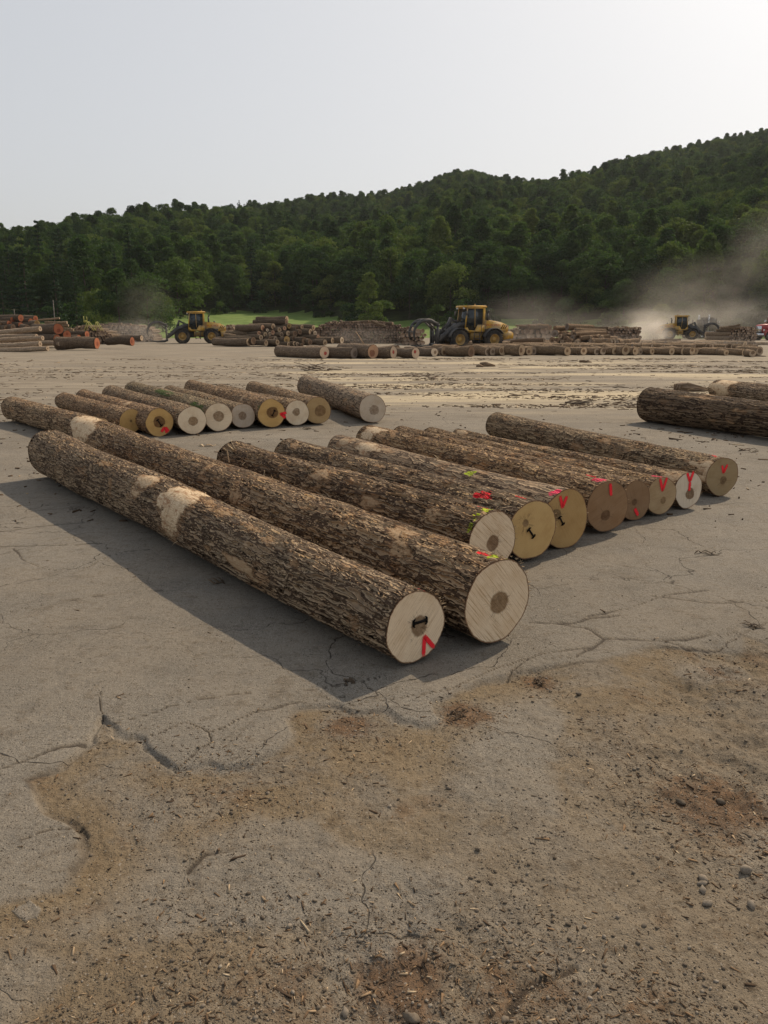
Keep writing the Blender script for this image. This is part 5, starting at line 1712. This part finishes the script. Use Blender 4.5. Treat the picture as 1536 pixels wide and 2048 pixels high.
# ------------------------------------------------------------------ trucks
def make_truck(loc, rz, label, paint, length=7.5):
    root = bpy.data.objects.new('truck', None)
    COL.objects.link(root)
    root.location, root.rotation_euler = loc, (0, 0, rz)
    tag(root, label, 'truck')
    MB().box((-1.2, 0, .95), (length, .9, .26)).build('chassis', M['dark'], root)
    MB().plate([(.55, 1.0), (2.35, 1.0), (2.50, 1.25), (2.48, 1.80), (2.30, 1.98), (.55, 2.18)], -.72, .72).build('hood', paint, root)
    for s in (-1, 1):
        MB().plate(thick(arc(1.65, .55, .78, 5, 165, 10), .10), s * .72 - (0 if s > 0 else .50), s * .72 + (.50 if s > 0 else 0)).plate([(.85, .95), (2.48, .95), (2.45, 1.32), (1.3, 1.42), (.85, 1.3)], s * .95 - .12, s * .95 + .12).build('fender', paint, root)
        MB().box((2.44, s * .92, 1.30), (.10, .22, .22)).build('headlight', M['lamp'], root)
        MB().box((.62, s * 1.28, 2.35), (.06, .20, .55)).tube([(.55, s * 1.0, 2.55), (.62, s * 1.22, 2.5)], .02).build('mirror', M['chrome'], root)
        MB().cyl((-1.25, s * 1.0, 1.1), (-1.25, s * 1.0, 3.6), .09, n=10).build('exhaust_pipe', M['chrome'], root)
        MB().cyl((-.1, s * .95, .8), (-1.1, s * .95, .8), .30, n=16).build('fuel_tank', M['chrome'], root)
    MB().box((2.53, 0, 1.45), (.06, 1.1, .75)).build('radiator_grille', M['chrome'], root)
    MB().box((2.60, 0, .72), (.16, 2.25, .34)).build('bumper', M['chrome'], root)
    MB().plate([(-.85, 1.1), (.62, 1.1), (.62, 2.2), (.48, 2.98), (.30, 3.12), (-.85, 3.16)], -1.02, 1.02).build('cab', paint, root)
    MB().plate([(.635, 2.22), (.66, 2.22), (.53, 2.93), (.50, 2.93)], -.90, .90).build('windshield', M['glass'], root)
    for s in (-1, 1):
        MB().plate([(-.45, 2.2), (.45, 2.2), (.36, 2.90), (-.45, 2.90)], s * 1.03 - .006, s * 1.03 + .006).build('side_window', M['glass'], root)
    for x in (1.65, -2.6, -3.8):
        for y in (-1.0, 1.0):
            make_wheel(root, x, y, .55, .55, .34, M['chrome'])
    MB().box((-3.2, 0, 1.18), (3.6, 2.2, .16)).build('flatbed', M['dark'], root)
    MB().box((-1.5, 0, 2.0), (.12, 2.2, 1.7)).build('headboard', M['dark'], root)
    for x in (-2.4, -4.6):
        for s in (-1, 1):
            MB().box((x, s * 1.05, 2.0), (.10, .10, 1.6)).build('bunk_stake', M['dark'], root)
    return root


make_truck((gz(1545, 106.0) + .35, 106.0, 0), math.radians(180 + 14), 'red truck with long hood and round fender driving in beside the log stack', M['red'])
make_truck((gz(1418, 124.0), 124.0, .0), math.radians(25), 'dark truck half lost in the dust beyond the far loader', M['dark'])

# ------------------------------------------------------------------ poles, yellow stands, leaning stick
for u, y0, d, lab, lean in ((105, 600, 100, 'thin grey pole standing against the dark trees, taller of two', .02), (28, 618, 104, 'thin short pole standing behind the topmost red ended logs', 0)):
    top = at_y(u, y0, d)
    o = MB().cyl((0, 0, -.2), (lean * 3, 0, top[2]), .07, .05, 8).build('pole', M['pole'])
    o.location = (top[0], d, 0)
    tag(o, lab, 'pole')
for u0, u1, y0, y1, d, lab in ((167, 185, 632, 655, 78, 'yellow steel stand with raised square end, on the log stack'), (186, 201, 644, 655, 78.6, 'low yellow trestle, smaller of the two on the log stack')):
    a, b = at_y(u0, y1, d), at_y(u1, y0, d)
    w, h = b[0] - a[0], b[2] - a[2]
    root = bpy.data.objects.new('yellow_stand', None)
    COL.objects.link(root)
    root.location = tuple(a)
    tag(root, lab, 'stand')
    q = h if h < 1 else h * .5
    for y in (0, .55):
        MB().tube([(w * .05, y, -.3), (w * .42, y, q), (w, y, -.3)], .035, 6).build('leg', M['yellowsteel'], root)
    MB().cyl((w * .42, 0, q), (w * .42, .55, q), .03).cyl((w * .24, 0, q * .45), (w * .7, 0, q * .45), .03).build('crossbar', M['yellowsteel'], root)
    if h >= 1:
        MB().tube([(w * .12, 0, q * .9), (w * .10, 0, h), (w * .10, 0, q * .9), (w * .42, 0, q), (w * .40, 0, h * .95)], .032, 6).box((w * .2, 0, q * 1.1), (.28, .1, .2)).build('upright', M['yellowsteel'], root)
p0, p1 = at_y(727, 687, 80), at_y(712, 663, 82.5)
tag(MB().cyl(tuple(p0), tuple(p1), .055, .03, 7).build('stick', M['splinter']), 'thin pale stick leaning against the tall brown log wall', 'stick')
# upright sliver of fresh wood on the furrowed log
p = gnd(458, 925, .42)
sl = sliver_part(None, [((0, 0, 0), (-.25, 0, 1), .20, .028), ((.12, .02, -.03), (.5, 0, .5), .05, .02)], 'wood_sliver', M['splinter'], 4)
sl.location = tuple(p)
del sl['kind']
tag(sl, 'white sliver of fresh wood sticking up behind the long log', 'wood sliver')
# ------------------------------------------------------------------ hill, meadow, wood
RID = [(-900, 520), (-300, 508), (0, 484), (100, 472), (160, 460), (300, 440), (420, 424), (500, 414), (600, 402), (675, 392), (780, 388), (860, 364), (900, 346), (932, 338), (968, 345), (1010, 356), (1090, 362), (1190, 344), (1215, 330), (1300, 308), (1350, 303), (1440, 285), (1536, 262), (1700, 225), (2400, 150)]
_rr = [ray(u, v) for u, v in RID]
raz = np.array([math.atan2(r[0], r[1]) for r in _rr])
rte = np.array([r[2] / math.hypot(r[0], r[1]) for r in _rr])
FOOT, TREE_H = 150.0, 9.0


def ridge_d(a):
    return 470 + 110 * sstep(-.4, .45, a)


def ridge_z(a):
    return np.interp(a, raz, rte) * ridge_d(a) + H - TREE_H


def terrain(P):
    a = np.arctan2(P[:, 0], P[:, 1])
    d = np.hypot(P[:, 0], P[:, 1])
    foot = FOOT + 45 * np.exp(-((a + .16) / .13) ** 2) + 10 * np.sin(a * 9)
    zr = ridge_z(np.clip(a, -.75, .75)) * (1 - sstep(.75, 1.5, np.abs(a)) * .8)
    rd = ridge_d(a)
    t = np.clip((d - foot) / (rd - foot), 0, 1)
    prof = .93 * t + .07 * np.sin(t * PI / 2)
    q = np.c_[P / 95.0, np.zeros(len(P))]
    bump = (fbm(q, 3, 4) - .5) * 26 * np.sin(PI * t)
    z = zr * prof + bump
    z = np.where(d > rd, zr - (d - rd) * .25, z)
    # meadow rise in front of the wood
    z = z + 6.2 * sstep(118, 205, d) * (1 - t) - .35
    return z, t, foot


az = np.linspace(-1.35, 1.35, 260)
rr_ = np.concatenate([np.linspace(112, 240, 60), np.linspace(246, 760, 90)])
A2, R2 = np.meshgrid(az, rr_)
PH = np.stack([np.sin(A2) * R2, np.cos(A2) * R2], -1).reshape(-1, 2)
hz, ht, hf = terrain(PH)
fcs = grid_faces(len(rr_), len(az))[:, ::-1]
dmean = R2.reshape(-1)[fcs].mean(1)
tm = ht[fcs].mean(1)
me = mesh_np('hill', np.c_[PH, hz], fcs, [M['meadow'], M['floor']], True, mat_idx=(tm > .004).astype(int))
link('hill', me, kind='structure')


def leaf_mesh(name, C, S, rng, mat, squash=1.0):
    """leaf clumps: one small folded card of two triangles each"""
    n = len(C)
    d = rng.normal(0, 1, (n, 3))
    d /= np.linalg.norm(d, axis=1)[:, None]
    e = np.cross(d, rng.normal(0, 1, (n, 3)))
    e /= np.linalg.norm(e, axis=1)[:, None]
    f = np.cross(d, e)
    s = S[:, None]
    a = C + e * s
    b = C + f * s * .62 + d * s * .18
    c = C - e * s * .9
    g = C - f * s * .62 + d * s * .18
    V = np.stack([a, b, c, g], 1).reshape(-1, 3)
    fc = np.arange(4 * n).reshape(n, 4)
    return mesh_np(name, V, fc, [mat], False)


def broad_crown(seed, h=13.0, w=8.5, base=.16, n=2100, lobes=16, leaf=.34, mat='leaf', peak=0.0):
    rng = np.random.default_rng(seed)
    C, S = [], []
    ls = []
    for k in range(lobes):
        t = rng.uniform(0, 1)
        z = base + (1 - base) * t
        env = math.sin(PI * min(1, (.14 + .86 * t) ** (.8 + peak))) ** .62 * (1 - peak * t * .75)
        a = rng.uniform(0, 2 * PI)
        r = w / 2 * env * rng.uniform(.45, .85)
        ls.append((r * math.cos(a), r * math.sin(a), z * h * .93, w * rng.uniform(.15, .27) * (.65 + .45 * env)))
    ls.append((0, 0, h * .86, w * .19))
    tot = sum(l[3] ** 2 for l in ls)
    for x, y, z, r in ls:
        m = int(n * r * r / tot)
        v = rng.normal(0, 1, (m, 3))
        v /= np.linalg.norm(v, axis=1)[:, None]
        v[:, 2] = np.where(v[:, 2] < -.45, -v[:, 2], v[:, 2])
        q = v * (r * (rng.uniform(.25, 1.0, m) ** .35 + rng.normal(0, .10, m)))[:, None] * [1, 1, .82] + [x, y, z]
        C.append(q)
        S.append(rng.uniform(.6, 1.35, m) * leaf)
    return leaf_mesh('crown', np.concatenate(C), np.concatenate(S), rng, M[mat])


def conifer_crown(seed, h=17.0, w=6.0, n=2000):
    rng = np.random.default_rng(seed)
    C, S = [], []
    tiers = 17
    for k in range(tiers):
        t = .10 + .88 * k / (tiers - 1)
        r = w / 2 * (1 - t) ** .85 * rng.uniform(.8, 1.15) + .12
        nb = max(4, int(9 * (1 - t) + 3))
        for b in range(nb):
            a = rng.uniform(0, 2 * PI)
            L = r * rng.uniform(.7, 1.15)
            m = max(4, int(n / tiers / nb * (1.5 - t)))
            u = rng.uniform(.12, 1, m)
            q = np.stack([np.cos(a) * L * u, np.sin(a) * L * u, t * h - .30 * L * u + .12 * L * u * u], -1) + rng.normal(0, .16, (m, 3)) * [1, 1, .6]
            C.append(q)
            S.append(rng.uniform(.18, .34, m))
    return leaf_mesh('crown', np.concatenate(C), np.concatenate(S), rng, M['needle'])


def trunk_mesh(seed, h, r=.20, limbs=7, top=.8):
    rng = np.random.default_rng(seed)
    b = MB()
    pts = [(0, 0, -.6)]
    for k in range(1, 6):
        pts.append((rng.normal(0, .10), rng.normal(0, .10), h * top * k / 5))
    for i in range(5):
        b.cyl(pts[i], pts[i + 1], r * (1 - i * .17), r * (1 - (i + 1) * .17), 7)
    for k in range(limbs):
        t = rng.uniform(.3, .92)
        i = min(4, int(t * 5))
        f = t * 5 - i
        p = Vector(pts[i]).lerp(Vector(pts[i + 1]), f)
        a = rng.uniform(0, 2 * PI)
        L = h * .20 * (1.2 - t)
        q = p + Vector((math.cos(a) * L, math.sin(a) * L, L * .7))
        b.cyl(p, q, r * .35, r * .10, 5)
    return b.mesh('trunk', M['trunk'])


KINDS = []   # (crown mesh, trunk mesh, word, nominal height)
for sd_, h, w, ba, lo, pk, wd in ((1, 12, 11.0, .12, 24, 0, 'broad round'), (2, 13, 9.6, .10, 22, 0, 'full'), (3, 11, 10.5, .08, 24, .1, 'low spreading'), (4, 14, 8.6, .10, 20, .2, 'upright'), (5, 12.5, 10.0, .15, 20, 0, 'lumpy'), (6, 15, 7.6, .08, 20, .4, 'pointed leafy')):
    KINDS.append((broad_crown(sd_, h, w, ba, 3800, lo, .27, 'leaf', pk), trunk_mesh(sd_, h), wd, h))
for sd_, h, w in ((7, 18, 6.5), (8, 16, 5.4)):
    KINDS.append((conifer_crown(sd_, h, w), trunk_mesh(sd_, h, .2, 0, .97), 'dark needled' if sd_ == 7 else 'slim needled', h))
KINDS.append((broad_crown(9, 4.5, 5.0, .02, 1100, 12, .24), trunk_mesh(9, 4.5, .07, 5, .6), 'shrubby', 4.5))
KINDS.append((broad_crown(12, 12, 4.2, .25, 420, 10, .30), trunk_mesh(12, 12, .13, 10, .97), 'thin ragged', 12))

trng = np.random.default_rng(19)
# candidate sites over the whole hillside on a jittered lattice
sites = []
step = 5.2
gx, gy = np.meshgrid(np.arange(-460, 520, step), np.arange(120, 640, step))
SITE = np.stack([gx, gy], -1).reshape(-1, 2) + trng.uniform(-2.4, 2.4, (gx.size, 2))
sa = np.arctan2(SITE[:, 0], SITE[:, 1])
sdist = np.hypot(SITE[:, 0], SITE[:, 1])
ez, et, ef = terrain(SITE)
cgx, cgy = np.meshgrid(np.arange(-330, 360, 3.6), np.arange(380, 640, 3.6))
CS = np.stack([cgx, cgy], -1).reshape(-1, 2) + trng.uniform(-1.6, 1.6, (cgx.size, 2))
ca_ = np.arctan2(CS[:, 0], CS[:, 1])
cd_ = np.hypot(CS[:, 0], CS[:, 1])
crest = (cd_ > ridge_d(ca_) - 14) & (cd_ < ridge_d(ca_) + 14)
n_main = len(SITE)
SITE = np.r_[SITE, CS[crest]]
sa = np.arctan2(SITE[:, 0], SITE[:, 1])
sdist = np.hypot(SITE[:, 0], SITE[:, 1])
is_crest = np.arange(len(SITE)) >= n_main
ez, et, ef = terrain(SITE)
ok = (np.abs(sa) < .60) & (sdist > ef + 2) & (sdist < ridge_d(sa) + 22)
is_crest = is_crest[ok]
SITE, sa, sdist, ez, et, ef = SITE[ok], sa[ok], sdist[ok], ez[ok], et[ok], ef[ok]
edge_d = sdist - ef
order = np.argsort(edge_d)
near_idx = [i for i in order if abs(sa[i]) < .475][:260]
near_set = set(near_idx)


def pick_kind(i):
    a = sa[i]
    u = 768 + F * math.tan(a) * CP
    r = trng.uniform()
    if u < 330 and r < .40 and edge_d[i] < 34:
        return 6 + int(trng.uniform() < .4)
    if 480 < u < 560 and r < .15:
        return 7
    return int(trng.integers(0, 6))


TREES = []


def add_tree(kind, x, y, z, s, rz, sw=1.0):
    root = bpy.data.objects.new('tree' if kind != 8 else 'shrub', None)
    COL.objects.link(root)
    root.location = (x, y, z)
    root.rotation_euler = (0, 0, rz)
    root.scale = (s * sw, s * sw, s)
    cr, tr, wd, h = KINDS[kind]
    link('trunk', tr, root)
    c = link('crown', cr, root)
    root['category'] = 'tree' if kind != 8 else 'shrub'
    TREES.append([root, kind, x, y, s])
    return root


for i in near_idx:
    k = pick_kind(i)
    s = trng.uniform(.6, 1.0) * (1.0 if k < 6 else .95)
    add_tree(k, SITE[i, 0], SITE[i, 1], ez[i] - .3, s, trng.uniform(0, 6.28), trng.uniform(.9, 1.15))
# shrubs along the wood's border and a few trees standing forward
for k in range(46):
    a = trng.uniform(-.47, .47)
    P = np.array([[math.sin(a), math.cos(a)]])
    f0 = terrain(P * 160)[2][0]
    P = P * (f0 - trng.uniform(-2, 5))
    z = terrain(P)[0][0]
    add_tree(8, P[0, 0], P[0, 1], z - .3, trng.uniform(.55, 1.15), trng.uniform(0, 6))


def forward_tree(u, d, kind, s, sw=1.0):
    x = gz(u, d)
    z = max(0, terrain(np.array([[x, d]]))[0][0]) if d > 115 else 0
    return add_tree(kind, x, d, z - .3, s, trng.uniform(0, 6), sw)


SPECIAL = [(forward_tree(738, 140, 5, .72, 1.0), 'pale green pointed tree standing forward of the wood beside the brown log wall'), (forward_tree(700, 146, 8, 1.1), 'bush at the right end of the green meadow'),
           (forward_tree(765, 146, 8, 1.2), 'bush at the foot of the pale pointed tree'), (forward_tree(386, 172, 1, .38), 'small pale round tree behind the cab of the meadow loader'),
           (forward_tree(298, 128, 0, .85, 1.1), 'big spreading tree at the left end of the meadow'), (forward_tree(60, 118, 6, .84), 'tallest dark needled tree rising behind the red ended heap'),
           (forward_tree(10, 116, 6, .66), 'dark needled tree at the left border behind the topmost red ended logs'), (forward_tree(195, 132, 0, .62), 'olive tree behind the yellow stands'), (forward_tree(118, 120, 7, .75), 'slim needled tree behind the taller grey pole'),
           (forward_tree(155, 124, 6, .68), 'needled tree between the tall pole and the yellow stands'), (forward_tree(240, 124, 3, .78), 'upright tree behind the dusty log wall by the grapple'), (forward_tree(325, 140, 4, .55), 'lumpy tree just left of the meadow'),
           (forward_tree(950, 166, 2, .72), 'yellowish tree directly behind the cab of the near loader')]
spset = {s[0].name for s in SPECIAL}
for o, lab in SPECIAL:
    o['label'] = lab
    o['group'] = 'trees standing forward of the wood'

ANCH = [(110, 'behind the red ended heap'), (250, 'behind the yellow stands'), (350, 'behind the grapple of the meadow loader'), (470, 'above the meadow loader'), (600, 'above the green meadow'), (700, 'above the end of the meadow'),
        (830, 'above the tall brown log wall'), (1020, 'behind the near loader'), (1130, 'behind the dusty pile'), (1290, 'behind the block of stacked logs'), (1410, 'behind the dust wrapped loader'), (9999, 'behind the red truck')]
bk = {}
for rec in TREES:
    if rec[0].name in spset:
        continue
    u = 768 + F * rec[2] / rec[3] * CP
    an = next(t for lim, t in ANCH if u < lim)
    dd = math.hypot(rec[2], rec[3])
    ff = terrain(np.array([[rec[2], rec[3]]]))[2][0]
    lay = 'at the wood edge' if dd - ff < 7 else ('one row in' if dd - ff < 14 else 'deeper in')
    bk.setdefault((KINDS[rec[1]][2], lay, an), []).append((u, rec))
for (wd, lay, an), rs in bk.items():
    rs.sort(key=lambda q: q[0])
    for k, (u, rec) in enumerate(rs):
        n = f', {ORD[k]} from left' if len(rs) > 1 else ''
        rec[0]['label'] = f"{wd} {rec[0]['category']} {lay} {an}{n}"
        rec[0]['group'] = f"trees of the wood's edge {an}"

# the mass of the wooded hillside: one object, crowns set out over its points
rest_i = [i for i in range(len(SITE)) if i not in near_set]
rest_i = np.array(rest_i)
fk = np.array([pick_kind(i) if trng.uniform() < .92 else 4 for i in rest_i])
fk = np.where(is_crest[rest_i] & (fk != 9), trng.integers(0, 3, len(fk)), fk)
thin = (et[rest_i] > .985) & (trng.uniform(0, 1, len(rest_i)) < .22)
fk = np.where(thin, 9, fk)
fs_ = trng.uniform(.50, .88, len(rest_i)) * np.where(is_crest[rest_i], .78, 1) * np.where(fk >= 6, .9, 1)
fs_ = np.where(thin, fs_ * 1.15, fs_)
fv = np.c_[SITE[rest_i], ez[rest_i] - .4]
me = bpy.data.meshes.new('forest')
me.from_pydata(fv.tolist(), [], [])
for nm, ty, arr in (('kind_index', 'INT', fk.astype(np.int32)), ('turn', 'FLOAT', trng.uniform(0, 6.28, len(fk))), ('size', 'FLOAT', fs_)):
    a = me.attributes.new(nm, ty, 'POINT')
    a.data.foreach_set('value', arr.astype(np.int32 if ty == 'INT' else np.float32))
forest = link('forest', me, kind='stuff')
ng = bpy.data.node_groups.new('forest_nodes', 'GeometryNodeTree')
ng.interface.new_socket('Geometry', in_out='INPUT', socket_type='NodeSocketGeometry')
ng.interface.new_socket('Geometry', in_out='OUTPUT', socket_type='NodeSocketGeometry')
nn = ng.nodes
gi, go = nn.new('NodeGroupInput'), nn.new('NodeGroupOutput')
srcs = []
for k in range(len(KINDS)):
    ob = next((c for r in TREES if r[1] == k for c in r[0].children if c.name.startswith('crown')), None)
    if ob is None:
        ob = bpy.data.objects.new('crown', KINDS[k][0])   # never linked: only a source of crowns
    srcs.append(ob)
join = nn.new('GeometryNodeJoinGeometry')
infos = []
for ob in srcs:
    oi = nn.new('GeometryNodeObjectInfo')
    oi.inputs['Object'].default_value = ob
    oi.inputs['As Instance'].default_value = True
    infos.append(oi)
iop = nn.new('GeometryNodeInstanceOnPoints')
iop.inputs['Pick Instance'].default_value = True


def named(nm, ty):
    x = nn.new('GeometryNodeInputNamedAttribute')
    x.data_type = ty
    x.inputs['Name'].default_value = nm
    return x.outputs['Attribute']


cx_ = nn.new('ShaderNodeCombineXYZ')
ng.links.new(named('turn', 'FLOAT'), cx_.inputs[2])
sc_ = nn.new('ShaderNodeCombineXYZ')
szn = named('size', 'FLOAT')
for i in range(3):
    ng.links.new(szn, sc_.inputs[i])
# pick by index within a collection-free list: a geometry-to-instance of every crown
g2i = nn.new('GeometryNodeGeometryToInstance')
for oi in reversed(infos):
    ng.links.new(oi.outputs['Geometry'], join.inputs[0])
ng.links.new(gi.outputs[0], iop.inputs['Points'])
ng.links.new(join.outputs[0], iop.inputs['Instance'])
ng.links.new(named('kind_index', 'INT'), iop.inputs['Instance Index'])
ng.links.new(cx_.outputs[0], iop.inputs['Rotation'])
ng.links.new(sc_.outputs[0], iop.inputs['Scale'])
ng.links.new(iop.outputs[0], go.inputs[0])
nn.remove(g2i)
md = forest.modifiers.new('crowns', 'NODES')
md.node_group = ng

# ------------------------------------------------------------------ dust in the air
DC = (.82, .76, .69)
DUST = [(1302, 668, 111, 3.8, 4, 2.6, .75, 'bright'), (1300, 655, 118, 9, 6, 4.0, .16, 'pale'), (1400, 645, 124, 16, 8, 4.5, .048, 'mid'), (1430, 600, 130, 19, 10, 8.5, .034, 'high'), (1560, 520, 134, 11, 10, 12, .024, 'far'), (1490, 640, 122, 12, 8, 4, .06, 'truck'),
        (1180, 655, 116, 16, 9, 3.6, .018, 'low'), (1060, 635, 84, 7.5, 5, 3.4, .035, 'loader'), (1085, 680, 76, 8, 4, 1.8, .06, 'pile'), (720, 674, 79.5, 5.5, 3, 1.6, .05, 'wall'), (275, 668, 83, 5.5, 4, 2.0, .12, 'grapple'), (290, 610, 100, 4.5, 5, 4.5, .018, 'left'),
        (1350, 690, 70, 16, 5, 1.4, .035, 'row')]
for i, (u, v, d, rx, ry, rz_, den, nm) in enumerate(DUST):
    p = at_y(u, v, d)
    bv, bf = ico(3)
    me = mesh_np('dust', bv, bf, [mat_dust('dust_' + nm, DC, den, i + 1, 1.9, .25)], True)
    o = link('dust', me, kind='stuff')
    o.location = tuple(p)
    o.scale = (rx, ry, rz_)

# ------------------------------------------------------------------ thin summer haze over the whole place
hk = NT('haze_air')
hv = hk.n('ShaderNodeVolumePrincipled', {'Color': (.80, .84, .90), 'Density': 9e-5, 'Anisotropy': .3})
hk.t.links.new(hv.outputs[0], hk.out.inputs['Volume'])
hm = MB().box((0, 300, 99), (6200, 6800, 206)).mesh('haze', hk.m)
link('haze', hm, kind='stuff')
